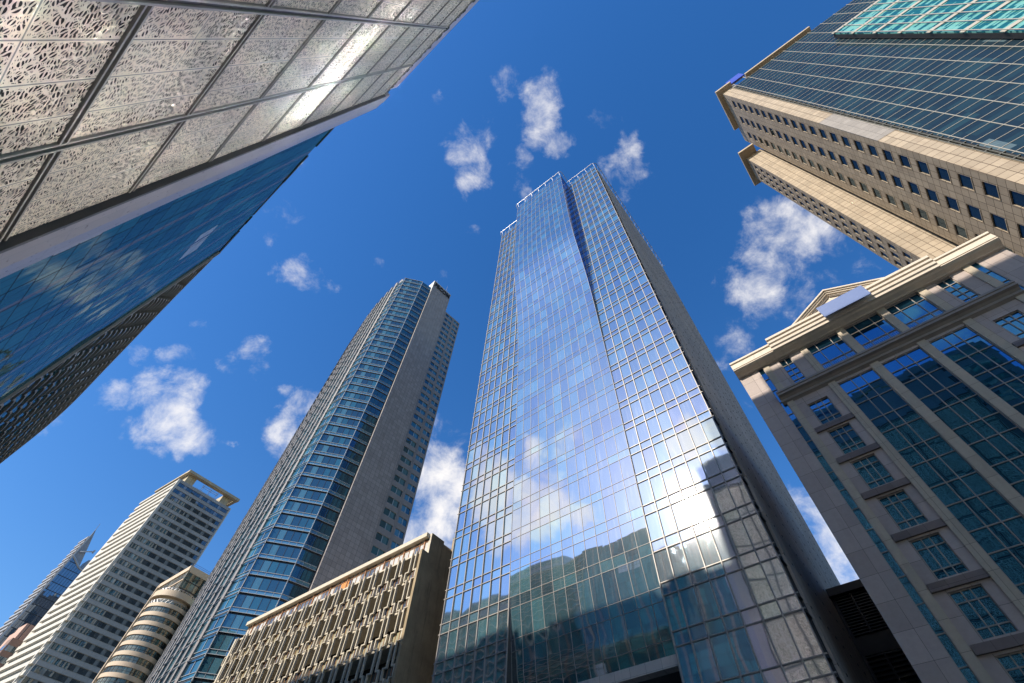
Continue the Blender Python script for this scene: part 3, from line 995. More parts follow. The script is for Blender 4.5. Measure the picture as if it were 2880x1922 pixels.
    for k in range(17):
        z = GT - 8.1 * k
        g.box(GX - 0.25, 125, GD - 0.10, GD - 0.003, z - 0.80, z + 0.15)
    g.build('floor_band', M['white_line'], gb)
    g = MB(ST)
    k = 0
    while GX + 0.1 + 2.15 * k < 125:
        g.box(GX + 0.1 + 2.15 * k - 0.06, GX + 0.1 + 2.15 * k + 0.06, GD - 0.25, GD - 0.145, 0, GT + 0.15)
        k += 1
    g.build('mullion', M['white_line'], gb)
    MB(ST).box(GX - 0.02, GX + 0.3, GD + 0.3, D - 0.25, 0, GT).box(GX + 0.3, 125, GD + 0.3, D - 0.25, GT - 0.3, GT - 0.02).build('bay_return', M['dark_metal'], gb)
    # board on the roof
    s = MB(ST)
    s.box(37.9, 42.1, 44.6, 44.95, 160.2, 164.6)
    s = s.build('roof_board', M['blue_board'])
    tag(s, 'plain bright blue board standing on the corner of the tan tower roof', 'sign')
    MB(ST).bar((38.5, 45.2, 157.2), (38.5, 45.0, 160.4), 0.1).bar((41.5, 45.2, 157.2), (41.5, 45.0, 160.4), 0.1).box(38.0, 42.0, 45.0, 45.2, 160.1, 164.5).box(36.6, 38.2, 45.0, 46.5, 156.9, 160.0).build('frame', M['grey_concrete'], s)


tan_tower()

# ------------------------------------------------------------------ concrete block with the sun-breaker fins
M['fin_concrete'] = plain_mat('fin_concrete', (0.55, 0.485, 0.375), 0.75, vary=0.12, scale=1.5, streak=0.2)
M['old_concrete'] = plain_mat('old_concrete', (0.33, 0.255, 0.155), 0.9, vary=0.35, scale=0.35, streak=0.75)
M['rust_frame'] = plain_mat('rust_frame', (0.36, 0.17, 0.08), 0.6, vary=0.2)
M['pale_blind'] = glass_mat('pale_blind', f0=0.06, inner=(0.05, 0.06, 0.07), inner2=(0.12, 0.13, 0.14), pw=1.1, ph=3.0, curtain=0.62, ccol=(0.66, 0.64, 0.57), wobble=0.01, dust=0.06)
M['curtain_window'] = glass_mat('curtain_window', f0=0.05, inner=(0.03, 0.03, 0.025), inner2=(0.10, 0.09, 0.07), pw=0.72, ph=4.05, curtain=0.5, ccol=(0.40, 0.36, 0.22), wobble=0.01, dust=0.04)
M['orange_panel'] = plain_mat('orange_panel', (0.55, 0.24, 0.07), 0.7)
M['teal_trim'] = plain_mat('teal_trim', (0.08, 0.15, 0.12), 0.6)


def concrete_block():
    B = thing('concrete_block', 'weathered concrete block with zigzag sun fins and a stained blank end wall', 'building', ST, -50.2, 40.6)
    x0, x1, D, TOP = -97.4, -50.2, 40.6, 46.2
    z0 = 6.0
    # end walls (the right one is the stained one)
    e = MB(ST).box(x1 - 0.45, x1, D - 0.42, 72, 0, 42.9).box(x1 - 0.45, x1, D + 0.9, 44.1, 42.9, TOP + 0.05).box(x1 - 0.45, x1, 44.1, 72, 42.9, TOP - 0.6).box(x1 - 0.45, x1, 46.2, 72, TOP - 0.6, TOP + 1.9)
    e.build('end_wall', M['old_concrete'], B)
    MB(ST).box(x1 - 0.47, x1 + 0.02, 46.2, 72, TOP + 1.91, TOP + 2.05).build('coping', M['teal_trim'], B)
    MB(ST).box(x0, x0 + 0.4, D - 0.42, 72, 0, 42.9).box(x0, x0 + 0.4, D + 0.9, 72, 42.9, TOP - 0.7).build('end_wall', M['fin_concrete'], B)
    MB(ST).box(x0 + 0.4, x1 - 0.47, D + 2.6, 71, 0, TOP - 0.8).build('core', M['black_void'], B)
    # roof slab and its fascia
    MB(ST).box(x0 - 0.1, x1 - 0.46, D + 0.2, 72, TOP - 0.66, TOP).build('roof_slab', M['fin_concrete'], B)
    MB(ST).box(x1 - 0.5, x1 + 0.0, D + 0.82, D + 0.898, 42.91, TOP - 0.01).build('edge_trim', M['fin_concrete'], B)
    # top storey glazing behind rust coloured posts
    gz = MB(ST).box(x0 + 0.4, x1 - 0.5, D + 0.9, D + 0.96, 42.95, TOP - 0.67).build('window_strip', M['pale_blind'], B)
    f = MB(ST)
    k = 0
    x = x1 - 1.25
    while x > x0 + 0.5:
        w = 0.09 if k % 4 == 0 else 0.04
        f.box(x - w, x + w, D + (0.72 if k % 4 == 0 else 0.82), D + 0.898, 42.95, TOP - 0.67)
        x -= 1.1
        k += 1
    f.box(x0 + 0.4, x1 - 0.5, D + 0.83, D + 0.896, 45.0, 45.08)
    f.build('frame', M['rust_frame'], gz)
    MB(ST).box(-70.6, -68.6, D + 0.84, D + 0.895, 43.3, 44.9).build('orange_panel', M['orange_panel'], B)
    # floors
    levels = [42.95 - 4.05 * i for i in range(10)]
    p = 2.83
    n = int((x1 - x0 - 1.5) / p)
    cents = [-51.9 - p * i for i in range(n + 1)]
    for li, zt in enumerate(levels):
        MB(ST).box(x0 + 0.4, x1 - 0.46, D + 0.0, D + 2.6, zt - 0.26, zt + 0.01).build('floor_slab', M['fin_concrete'], B)
        wn = MB(ST).box(x0 + 0.4, x1 - 0.46, D + 0.06, D + 0.12, zt - 4.03, zt - 2.85).build('window_strip', M['curtain_window'], B)
        f = MB(ST)
        x = x1 - 0.7
        while x > x0 + 0.5:
            f.box(x - 0.03, x + 0.03, D + 0.0, D + 0.058, zt - 4.03, zt - 2.85)
            x -= 0.72
        f.build('frame', M['rust_frame'], wn)
    zu, zl = 2.75, 4.05
    D0, D1 = D - 0.34, D - 0.03
    proto = None
    cells = [(li, c) for li, zt in enumerate(levels) for c in cents if zt > 6]
    # nearest to the camera first
    cells.sort(key=lambda k: (k[0], -k[1]))
    th = 0.08

    def fin(m, c, zt):
        a, b = 0.45, 1.04
        for sg in (-1, 1):
            m.box(c + sg * a - th, c + sg * a + th, D0, D1, zt - zu, zt + 0.06)
            m.box(c + sg * b - th, c + sg * b + th, D0, D1, zt - zl + 0.075, zt - zu)
            u0, u1 = sorted((c + sg * (a - th / sg * sg), c + sg * (b + th)))
            s_in, s_out = sorted((c + sg * (a - th), c + sg * (b + th)))
            m.box(s_in, s_out, D0 + 0.02, D1 - 0.02, zt - zu - 0.16, zt - zu - 0.002)
            s_in, s_out = sorted((c + sg * (a + th), c + sg * (b - th)))
            m.box(c + sg * b - th if sg > 0 else c - b - 0.0, c + sg * b + 0.0 if sg > 0 else c - b + th, D0 + 0.02, D1 - 0.02, zt - zl + 0.0, zt - zl + 0.07)
            s_in, s_out = sorted((c + sg * (a - th), c + sg * (b + th)))
            m.box(s_in, s_out, D0 + 0.03, D1 - 0.03, zt - zl - 0.10, zt - zl + 0.0)
    for li, c in cells[:96]:
        if proto is None:
            m = MB(ST)
            fin(m, c, levels[li])
            proto = m.build('sun_fin', M['fin_concrete'], B)
            pc, pz = c, levels[li]
        else:
            repeat(proto, ST, c - pc, 0, levels[li] - pz)
    m = MB(ST)
    for li, c in cells[96:]:
        fin(m, c, levels[li])
    m.build('sun_fin', M['fin_concrete'], B, kind='stuff')


concrete_block()

# ------------------------------------------------------------------ tall blue-windowed tower behind it
M['blue_window'] = glass_mat('blue_window', f0=0.16, tint=(0.45, 0.74, 0.84), inner=(0.005, 0.03, 0.05), inner2=(0.02, 0.11, 0.15), pw=1.63, ph=3.8, oz=0.3, wobble=0.02, wscale=0.35,
                             tilt=0.02, curtain=0.16, ccol=(0.07, 0.19, 0.24), dust=0.02)
M['blue_spandrel'] = glass_mat('blue_spandrel', f0=0.26, tint=(0.6, 0.82, 0.9), inner=(0.06, 0.17, 0.23), inner2=(0.09, 0.24, 0.30), pw=1.63, ph=3.8, wobble=0.015, dust=0.03)
M['grey_panel'] = panel_mat('grey_panel', (0.31, 0.275, 0.255), 1.25, 1.27, oz=0.3, joint=0.06, jcol=(0.11, 0.10, 0.10), vary=0.12, stain=0.3)
M['grey_pier'] = plain_mat('grey_pier', (0.24, 0.22, 0.21), 0.6, vary=0.1, streak=0.15)
M['white_bar'] = plain_mat('white_bar', (0.40, 0.42, 0.44), 0.45, vary=0.06)
M['stained_white'] = plain_mat('stained_white', (0.66, 0.62, 0.56), 0.7, vary=0.15, streak=0.4)
M['sign_dark'] = plain_mat('sign_dark', (0.03, 0.027, 0.026), 0.7)


def blue_tower():
    c1, c2, c3, c4, c5 = (-51.3, 97.3), (-43.3, 98.6), (-39.4, 101.1), (-31.5, 108.2), (-24.9, 114.2)
    left = [(-96, 165), (-90, 149.8), (-83.3, 138.1), (-76.9, 128.2), (-71.2, 119.4), (-66.0, 112.2), (-60.4, 105.6), (-55.6, 100.5), c1]
    F = Fr(c1, 9.0)
    B = thing('blue_tower', 'tall tower with curved grey flank, bands of blue windows and a blank tiled panel', 'tower', F, 0, 0)
    TOP = 200.6
    FH = 3.8
    NF = 52
    zb = [TOP - FH * (i + 1) for i in range(NF)]
    plan = left + [c2, c3, (-36, 107), (-33, 118), (-40, 150), (-70, 175)]
    inset = MB().prism([(p[0] * 0.985 + -53 * 0.015, p[1] * 0.985 + 125 * 0.015) for p in plan], 0, TOP - 0.5).build('core', M['core'], B)
    # curved flank
    gl = MB()
    pr = MB()
    wl = MB()
    dk = MB()
    for i, (a, b) in enumerate(zip(left[:-1], left[1:])):
        f = seg_frame(a, b)
        for m in (gl, pr, wl, dk):
            m.fr = f
        Ln = f.len
        gl.box(0, Ln, 0.0, 0.15, 0, TOP - 1)
        nb = max(1, round(Ln / 3.7))
        for k in range(nb):
            x = Ln * k / nb
            grow = 0.9 if i > 4 else 1.5
            pr.box(x, x + grow, -0.32, -0.003, 0, TOP)
            for z in zb:
                if z > 25:
                    q0, q1 = x + grow, Ln * (k + 1) / nb
                    wl.box(q0, q1, -0.14, -0.004, z + 0.34, z + 0.42)
                    wl.box(q0, q1, -0.14, -0.004, z + 1.14, z + 1.21)
                    wl.box((q0 + q1) / 2 - 0.05, (q0 + q1) / 2 + 0.05, -0.10, -0.005, z + 1.22, z + 3.5)
                    dk.box(q0 - (0.5 if i < 6 else 0.2), q1 + 0.2, -0.40, -0.33, z + 3.52, z + 3.74)
    g = gl.build('curved_facade', M['blue_window'], B)
    pr.build('pier', M['grey_pier'], g)
    wl.build('mullion', M['white_bar'], g)
    dk.build('shade_bar', M['dark_metal'], g)
    # grey screen standing above the flank roof
    MB().poly((-51.6, 97.9, TOP - 1), (-56.2, 101.8, TOP - 1), (-54.0, 99.8, TOP + 3.6)).poly((-51.0, 99, TOP - 1), (-54.0, 101, TOP + 3.6), (-55.6, 102.9, TOP - 1)) \
        .poly((-51.6, 97.9, TOP - 1), (-54.0, 99.8, TOP + 3.6), (-54.0, 101, TOP + 3.6), (-51.0, 99, TOP - 1)).poly((-56.2, 101.8, TOP - 1), (-55.6, 102.9, TOP - 1), (-54.0, 101, TOP + 3.6), (-54.0, 99.8, TOP + 3.6)).build('roof_screen', M['grey_pier'], B)
    # the two flat glazed faces, floor by floor
    for (a, b, n) in ((c1, c2, 5), (c2, c3, 3)):
        f = seg_frame(a, b)
        Ln = f.len
        proto = None
        for j, z in enumerate(zb):
            if z < 20:
                continue
            if proto is None:
                proto = MB(f).box(0.06, Ln - 0.06, 0.12, 0.2, z + 1.24, z + 3.72).build('window_band', M['blue_window'], B)
                mm = MB(f)
                for k in range(1, n):
                    mm.box(Ln * k / n - 0.035, Ln * k / n + 0.035, 0.05, 0.117, z + 1.24, z + 3.72)
                mm.build('mullion', M['dark_metal'], proto)
                sp = MB(f).box(0.06, Ln - 0.06, 0.06, 0.2, z + 0.42, z + 1.16).build('spandrel', M['blue_spandrel'], B)
                mm = MB(f)
                mm.box(0.06, Ln - 0.06, -0.08, 0.058, z + 0.34, z + 0.42).box(0.06, Ln - 0.06, -0.08, 0.058, z + 1.16, z + 1.24)
                for k in range(1, n):
                    mm.box(Ln * k / n - 0.03, Ln * k / n + 0.03, 0.0, 0.057, z + 0.42, z + 1.16)
                mm.build('mullion', M['white_bar'], sp)
                pz = z
            else:
                repeat(proto, f, 0, 0, z - pz)
                repeat(sp, f, 0, 0, z - pz)
        MB(f).box(0.06, Ln - 0.06, 0.21, 0.4, 0, TOP).build('backing', M['dark_metal'], B)
        MB(f).box(-0.09, 0.055, -0.16, 0.2, 0, TOP + 0.15).build('corner_post', M['white_bar'], B)
    MB(seg_frame(c1, c2)).box(0, 8.1, -0.1, 0.3, TOP, TOP + 0.12).build('coping', M['white_bar'], B)
    # blank tiled shaft and the windowed wing beside it
    f = seg_frame((-39.0, 101.0), c4)
    L1 = f.len
    MB(f).box(0, L1, -0.25, 0.3, 0, 201.6).build('tiled_panel', M['grey_panel'], B)
    MB(f).box(0, L1, 0.3, 14, 0, 207.0).box(0.1, L1, -0.2, 0.3, 201.6, 207.0).build('shaft', M['grey_pier'], B)
    MB(f).box(-0.1, 0.0, -0.25, 13, 196, 207.3).box(0.0, L1 + 0.1, -0.28, 0.0, 207.0, 207.3).build('shaft_edge', M['stained_white'], B)
    MB(f).tube([(1.5, 0.5, 207.2), (1.5, 0.5, 211.0)], 0.06).tube([(7.6, 0.5, 207.2), (7.6, 0.5, 213.5)], 0.08).tube([(0.2, 0.2, 208.3), (L1, 0.2, 208.3)], 0.05).build('antenna', M['steel'], B)
    # letters fixed to the head of the shaft
    cu = bpy.data.curves.new('roof_letters', 'FONT')
    cu.body = 'PBCOM'
    cu.size = 4.6
    cu.extrude = 0.15
    cu.offset = 0.06
    cu.align_x = 'CENTER'
    cu.align_y = 'CENTER'
    tmp = bpy.data.objects.new('tmp', cu)
    COL.objects.link(tmp)
    dg = bpy.context.evaluated_depsgraph_get()
    me = bpy.data.meshes.new_from_object(tmp.evaluated_get(dg))
    bpy.data.objects.remove(tmp)
    xs = [v.co.x for v in me.vertices]
    sc = (L1 - 1.2) / (max(xs) - min(xs))
    m = MB(f)
    for v in me.vertices:
        m.v.append(f.pt(L1 / 2 + v.co.x * sc, -0.42 - v.co.z, 204.2 + v.co.y * 1.0))
    for p in me.polygons:
        m.f.append(tuple(p.vertices))
    m.build('roof_letters', M['sign_dark'], B)
    f = seg_frame(c4, c5)
    L2 = f.len
    WT_ = 191.4
    wcols = [(0.7, 4.6), (5.6, 8.5)]
    zr = [(z + 1.2, z + 3.3) for z in [WT_ - 4.4 - FH * k for k in range(50)] if z > 0]
    zr.sort()
    w = MB(f)
    wall_with_openings(w, 0, L2, 0, 0.35, 0, WT_, wcols, zr)
    w.build('wall', M['grey_pier'], B)
    MB(f).box(0.05, L2 - 0.05, 0.6, 12, 0, WT_ - 0.2).build('core', M['core'], B)
    sh = [z for z in zr if z[0] > 45]
    for (a, b) in wcols:
        proto = None
        for z in sh:
            if proto is None:
                proto = MB(f).box(a, b, 0.22, 0.28, z[0], z[1]).build('window', M['blue_window'], B)
                MB(f).box((a + b) / 2 - 0.06, (a + b) / 2 + 0.06, 0.1, 0.217, z[0], z[1]).box(a, b, 0.05, 0.2, z[0] - 0.001, z[0] + 0.07).build('frame', M['white_bar'], proto)
                pz = z[0]
            else:
                repeat(proto, f, 0, 0, z[0] - pz)
    MB(f).box(4.98, 5.2, -0.12, -0.003, 0, WT_).build('fin', M['grey_pier'], B)


blue_tower()

# ------------------------------------------------------------------ white banded tower with the open roof frame
M['white_band'] = plain_mat('white_band', (0.54, 0.495, 0.42), 0.55, vary=0.06, scale=0.2)
M['pale_spandrel'] = panel_mat('pale_spandrel', (0.36, 0.34, 0.31), 4.6, 3.75, oz=1.0, joint=0.08, jcol=(0.2, 0.2, 0.2), vary=0.08, rough=0.4, stain=0.05)
M['strip_glass'] = glass_mat('strip_glass', f0=0.20, tint=(0.62, 0.78, 0.86), inner=(0.006, 0.012, 0.015), inner2=(0.05, 0.055, 0.055), pw=1.5, ph=3.75, oz=1.0, wobble=0.012, wscale=0.15, tilt=0.03,
                             curtain=0.35, ccol=(0.26, 0.26, 0.24), dust=0.03)
M['sky_strip'] = glass_mat('sky_strip', f0=0.4, tint=(0.75, 0.86, 0.95), inner=(0.02, 0.05, 0.08), inner2=(0.05, 0.09, 0.13), pw=1.5, ph=3.75, wobble=0.01, dust=0.02)
M['underside'] = panel_mat('underside', (0.46, 0.38, 0.25), 2.2, 2.2, joint=0.06, jcol=(0.2, 0.16, 0.1), vary=0.08)


def white_tower():
    cnr = (-162.4, 199.1)
    A, Bz = 46.4, 142.6
    F = Fr(cnr, A, Bz)
    T = thing('banded_tower', 'white banded office tower with an open square frame on its roof', 'tower', F, 0, 0)
    W, L, TOP, FH = 28.2, 34.0, 160.0, 3.76
    MB(F).box(0.5, W - 0.5, 0.5, L, 0, TOP - 0.4).build('core', M['core'], T)
    NF = 41
    zs = [TOP - 1.6 - FH * (i + 1) for i in range(NF)]
    # shaded face: spandrels and glass strips
    MB(F).box(0.05, W, 0.28, 0.5, 0, TOP).build('wall', M['pale_spandrel'], T)
    proto = None
    for z in zs:
        if z < 40:
            continue
        if proto is None:
            proto = MB(F).box(0.25, W - 0.7, 0.17, 0.277, z + 1.9, z + FH - 0.02).build('window_band', M['strip_glass'], T)
            m = MB(F)
            for k in range(1, 19):
                m.box(0.25 + 1.46 * k - 0.04, 0.25 + 1.46 * k + 0.04, 0.12, 0.167, z + 1.9, z + FH - 0.02)
            m.build('mullion', M['dark_metal'], proto)
            sp = MB(F).box(0.06, W - 0.02, -0.05, 0.277, z + 0.1, z + 1.55).build('spandrel', M['pale_spandrel'], T)
            pz = z
        else:
            repeat(proto, F, 0, 0, z - pz)
            repeat(sp, F, 0, 0, z - pz)
    MB(F).box(0.0, W + 0.3, -0.06, 0.27, TOP - 1.6, TOP).build('coping', M['pale_spandrel'], T)
    MB(F).box(W, W + 0.5, -0.1, 1.5, 0, TOP).build('corner_post', M['white_band'], T)
    # sunlit face: projecting white sunshades over sky-reflecting glass
    MB(F).box(0.0, 0.28, 0.5, L, 0, TOP - 0.5).build('side_glass', M['sky_strip'], T)
    proto = None
    for i, z in enumerate(zs):
        if z < 40:
            continue
        if proto is None:
            proto = MB(F).box(-0.9, -0.01, 0.9, L + 1.2, z + 0.35, z + 2.05).build('sunshade', M['white_band'], T)
            pz = z
        else:
            repeat(proto, F, 0, 0, z - pz)
    MB(F).box(-0.9, -0.01, 0.9, L + 1.2, zs[0] + 0.35 + FH, TOP).build('sunshade', M['white_band'], T)
    # sloping white edge
    m = MB(F)
    n = 34
    for i in range(n):
        za, zb_ = TOP - (TOP - 40) * i / n, TOP - (TOP - 40) * (i + 1) / n
        sh = lambda z: 0.0 + max(0, (TOP - 32 - z)) * 0.062
        for e in (0,):
            ya, yb = sh(za), sh(zb_)
            a0, a1, b0, b1 = (-1.05, ya - 0.1, za), (-1.05, ya + 0.85, za), (-1.05, yb - 0.1, zb_), (-1.05, yb + 0.85, zb_)
            c0, c1, d0, d1 = (0.04, ya - 0.1, za), (0.04, ya + 0.85, za), (0.04, yb - 0.1, zb_), (0.04, yb + 0.85, zb_)
            m.poly(a0, a1, b1, b0).poly(a0, b0, d0, c0).poly(a1, c1, d1, b1)
    m.build('edge_trim', M['white_band'], T)
    # stepped upper end of the far edge
    MB(F).box(0.2, 6, L, L + 7, 0, TOP - 9).build('rear_block', M['white_band'], T)
    # roof frame
    z0, z1 = 165.6, 167.0
    m = MB(F)
    x0, x1, y0, y1 = 0.4, W + 1.8, -0.2, 31.5
    m.box(x0, x1, y0, y0 + 2.6, z0, z1)
    m.box(x0, x0 + 1.3, y0 + 2.6, y1, z0 + 0.4, z1).box(x0 + 3.2, x0 + 3.7, y0 + 2.6, y1, z0 + 0.4, z1).box(x1 - 1.6, x1, y0 + 2.6, 12, z0 + 0.4, z1)
    m.box(x1 - 3.7, x1 - 3.2, y0 + 2.6, 12, z0 + 0.4, z1)
    k = y0 + 3.2
    while k < y1:
        m.box(x0 + 1.3, x0 + 3.2, k, k + 0.5, z0 + 0.5, z1 - 0.1)
        if k < 12:
            m.box(x1 - 3.2, x1 - 1.6, k, k + 0.5, z0 + 0.5, z1 - 0.1)
        k += 1.35
    m.build('roof_frame', M['underside'], T)
    MB(F).box(2.2, 6.6, 2.4, 8.5, TOP - 0.4, z0).box(W - 6.0, W - 2.0, 2.4, 8.5, TOP - 0.4, z0).build('frame_pier', M['underside'], T)
    m = MB(F)
    for sx in (11.5, 15.5, 19.5):
        for o in (-0.35, 0.35):
            m.bar((sx + o, 3.0, TOP - 0.4), (sx + o, 3.0, z0), 0.07, 5)
        for q in range(6):
            m.bar((sx - 0.35, 3.0, TOP + q * 0.95), (sx + 0.35, 3.0, TOP + (q + 1) * 0.93), 0.05, 4)
    for zz in (164.0, 165.0):
        m.bar((11, 3.0, zz), (20, 3.0, zz), 0.06, 5)
    for q in range(14):
        m.bar((11 + q * 0.64, 3.0, 164.0), (11 + (q + 1) * 0.64, 3.0, 165.0), 0.04, 4)
    for zz in (TOP + 0.9, TOP + 0.5):
        m.bar((8, 1.0, zz), (22, 1.0, zz), 0.05, 4)
    m.build('roof_truss', M['steel'], T)


white_tower()

# ------------------------------------------------------------------ low tower with the rounded corner drum
M['bronze_glass'] = glass_mat('bronze_glass', f0=0.16, tint=(0.75, 0.70, 0.52), inner=(0.01, 0.009, 0.006), inner2=(0.10, 0.085, 0.045), pw=1.3, ph=2.6, oz=0.4, wobble=0.02, wscale=0.3, tilt=0.05,
                              curtain=0.3, ccol=(0.20, 0.20, 0.16), dust=0.02)
M['pink_band'] = plain_mat('pink_band', (0.52, 0.40, 0.28), 0.6, vary=0.06)
M['blue_rail'] = plain_mat('blue_rail', (0.10, 0.18, 0.42), 0.5)


def drum_tower():
    P0 = (-101.3, 154.8)
    fr_ = seg_frame((-116.0, 167.5), P0)
    B = thing('drum_tower', 'bronze glass office block with a rounded drum of pale curving bands', 'building', fr_, fr_.len, 0)
    L, TOP, FH = fr_.len, 90.4, 2.62
    MB(fr_).box(0.1, L - 0.2, 0.3, 24, 0, TOP - 0.3).build('core', M['core'], B)
    gl = MB(fr_).box(0, L, 0.1, 0.3, 0, TOP - 1.6).box(L - 0.2, L, 0.3, 24, 0, TOP - 2.0).build('facade', M['bronze_glass'], B)
    g = MB(fr_)
    for z in (TOP - 4.6, TOP - 8.6):
        g.box(0, L, -0.1, 0.097, z - 0.2, z + 0.2)
    k = 0.0
    for i in range(14):
        g.box(L * i / 13 - 0.03, L * i / 13 + 0.03, -0.02, 0.096, 40, TOP - 1.6)
    g.build('mullion', M['pink_band'], gl)
    g = MB(fr_)
    for i in range(34):
        z = TOP - 4.6 - 1.31 * 2 * i
        if z > 0:
            g.box(L, L + 0.12, 0.3, 24, z - 0.12, z + 0.12)
    for i in range(12):
        g.box(L, L + 0.08, 0.6 + 1.9 * i, 0.7 + 1.9 * i, 20, TOP - 2)
    g.build('mullion', M['dark_metal'], gl)
    MB(fr_).box(-0.2, L + 0.1, -0.2, 0.4, TOP - 1.6, TOP).box(L - 0.4, L + 0.1, 0.4, 24, TOP - 2.0, TOP).build('parapet', M['pink_band'], B)
    MB(fr_).box(-0.6, -0.01, -0.3, 1.2, 0, TOP - 0.5).build('end_fin', M['pink_band'], B)
    r = MB(fr_)
    r.bar((L - 0.1, 0.5, TOP + 1.0), (L - 0.1, 20, TOP + 1.0), 0.05, 4).bar((L - 0.1, 0.5, TOP + 0.5), (L - 0.1, 20, TOP + 0.5), 0.05, 4)
    for i in range(12):
        r.bar((L - 0.1, 0.6 + 1.7 * i, TOP), (L - 0.1, 0.6 + 1.7 * i, TOP + 1.0), 0.04, 4)
    r.build('roof_rail', M['blue_rail'], B)
    # drum
    cx, cy, rad = 181 * math.cos(R(122.75)), 181 * math.sin(R(122.75)), 5.9
    N = 64
    ring = lambda q: [(cx + q * math.cos(2 * math.pi * i / N), cy + q * math.sin(2 * math.pi * i / N)) for i in range(N)]
    m = MB().prism(ring(rad - 0.15), 0, 74.6)
    dr = m.build('drum', M['bronze_glass'], B)
    mm = MB()
    for i in range(0, N, 2):
        a = 2 * math.pi * i / N
        x, y = cx + (rad - 0.11) * math.cos(a), cy + (rad - 0.11) * math.sin(a)
        mm.bar((x, y, 20), (x, y, 74.0), 0.05, 4)
    for i in range(26):
        z = 73.9 - FH * i - 1.95
        if z > 2:
            mm.prism(ring(rad - 0.09), z - 0.04, z + 0.04, cap=False)
    mm.build('mullion', M['dark_metal'], dr)
    proto = None
    for i in range(20):
        z = 73.9 - FH * i
        if proto is None:
            m = MB()
            m.prism(ring(rad + 0.12), z - 1.05, z)
            proto = m.build('curved_band', M['pink_band'], B, smooth=False)
        else:
            repeat(proto, fr_, 0, 0, z - 73.9)
    m = MB()
    m.prism(ring(rad + 0.35), 75.9, 77.6).prism(ring(rad - 0.9), 74.0, 75.9, cap=False)
    m.build('drum_rim', M['pink_band'], B)
    m = MB()
    for zz, q in ((74.9, rad - 0.05), (78.5, rad - 0.4)):
        pts = [(x, y, zz) for x, y in ring(q)]
        m.tube(pts + [pts[0]], 0.05, 4)
        b0 = 73.9 if zz < 76 else 77.6
        for i in range(0, N, 2):
            j = (i + 1) % N
            m.bar((pts[i][0], pts[i][1], b0), (pts[j][0], pts[j][1], zz), 0.04, 4)
            m.bar((pts[(i + 2) % N][0], pts[(i + 2) % N][1], b0), (pts[j][0], pts[j][1], zz), 0.04, 4)
    m.build('lattice_rail', M['steel'], B)


drum_tower()

# ------------------------------------------------------------------ pointed glass tower far left
M['pale_glass'] = glass_mat('pale_glass', f0=0.34, tint=(0.72, 0.80, 0.90), inner=(0.02, 0.05, 0.09), inner2=(0.05, 0.09, 0.13), pw=1.4, ph=4.0, wobble=0.01, wscale=0.1, tilt=0.02, dust=0.03)
M['grey_fin'] = plain_mat('grey_fin', (0.30, 0.30, 0.31), 0.5)


def pointed_tower():
    cnr = (-242.8, 265.8)
    F = Fr(cnr, 47.0, 142.0)
    T = thing('pointed_tower', 'distant glass tower ending in a slanted pointed crown with a thin mast', 'tower', F, 0, 0)
    W, L = 12.5, 15.0
    f = MB(F)
    f.poly((0, 0, 0), (W, 0, 0), (W, 0, 150.5), (6.4, 0, 151.0), (0, 0, 155.2)).poly((0, 0.3, 0), (0, 0.3, 155.2), (6.4, 0.3, 151), (W, 0.3, 150.5), (W, 0.3, 0))
    g = f.build('curtain_wall', M['pale_glass'], T)
    m = MB(F)
    for k in range(1, 9):
        m.box(1.4 * k - 0.06, 1.4 * k + 0.06, -0.12, -0.003, 60, 154.6 - 0.62 * 1.4 * k)
    for k in range(24):
        z = 60 + 4 * k
        m.box(0, min(W, max(0.5, (155 - z) / 0.62) if z > 150 else W), -0.08, -0.004, z - 0.15, z + 0.15)
    m.build('mullion', M['dark_metal'], g)
    MB(F).box(0.3, W, 0.6, L, 0, 148).build('core', M['core'], T)
    s = MB(F)
    for k in range(40):
        z = 55 + 2.85 * k
        s.box(-0.9, -0.05, 0.3, L * (1.0 if z < 150 else 0.75), z, z + 1.3)
    s.box(-0.05, 0.25, 0.3, L * 0.8, 0, 166.5)
    s.build('ribbed_side', M['grey_fin'], T)
    MB(F).box(-0.5, 0.25, -0.35, 0.0, 0, 168).build('edge_trim', M['white_bar'], T)
    c = MB(F)
    pts = [(0.0, 155.3), (6.4, 151.1), (-0.4, 173.0)]
    c.poly(*[(x, 0.1, z) for x, z in pts]).poly(*[(x, 0.5, z) for x, z in reversed(pts)])
    for i in range(3):
        a, b = pts[i], pts[(i + 1) % 3]
        c.poly((a[0], 0.1, a[1]), (a[0], 0.5, a[1]), (b[0], 0.5, b[1]), (b[0], 0.1, b[1]))
    c.build('crown', M['grey_fin'], T)
    MB(F).bar((0, -0.2, 155.0), (6.6, -0.2, 150.8), 0.55, 5).bar((6.6, -0.2, 150.8), (9.0, -0.2, 150.3), 0.5, 5).build('crown_beam', M['white_bar'], T)
    MB(F).bar((-0.4, 0.3, 172.5), (-0.6, 0.3, 176.0), 0.14, 5).build('mast', M['grey_fin'], T)
    MB(F).bar((1.2, -0.6, 158), (6.6, -1.6, 160.5), 0.35, 5).box(6.2, 7.0, -2.0, -1.2, 159.6, 161.4).build('crane_arm', M['white_bar'], T)
    MB(F).prism([(8, 0.6), (14, 0.6), (14, 8), (8, 8)], 148, 156.8).build('roof_house', M['grey_fin'], T)


pointed_tower()

# ------------------------------------------------------------------ small stepped rose-coloured block in front of it
M['rose_stone'] = panel_mat('rose_stone', (0.52, 0.33, 0.25), 3.0, 4.0, joint=0.1, jcol=(0.3, 0.18, 0.13), vary=0.06)
M['brown_stone'] = plain_mat('brown_stone', (0.22, 0.14, 0.11), 0.7)


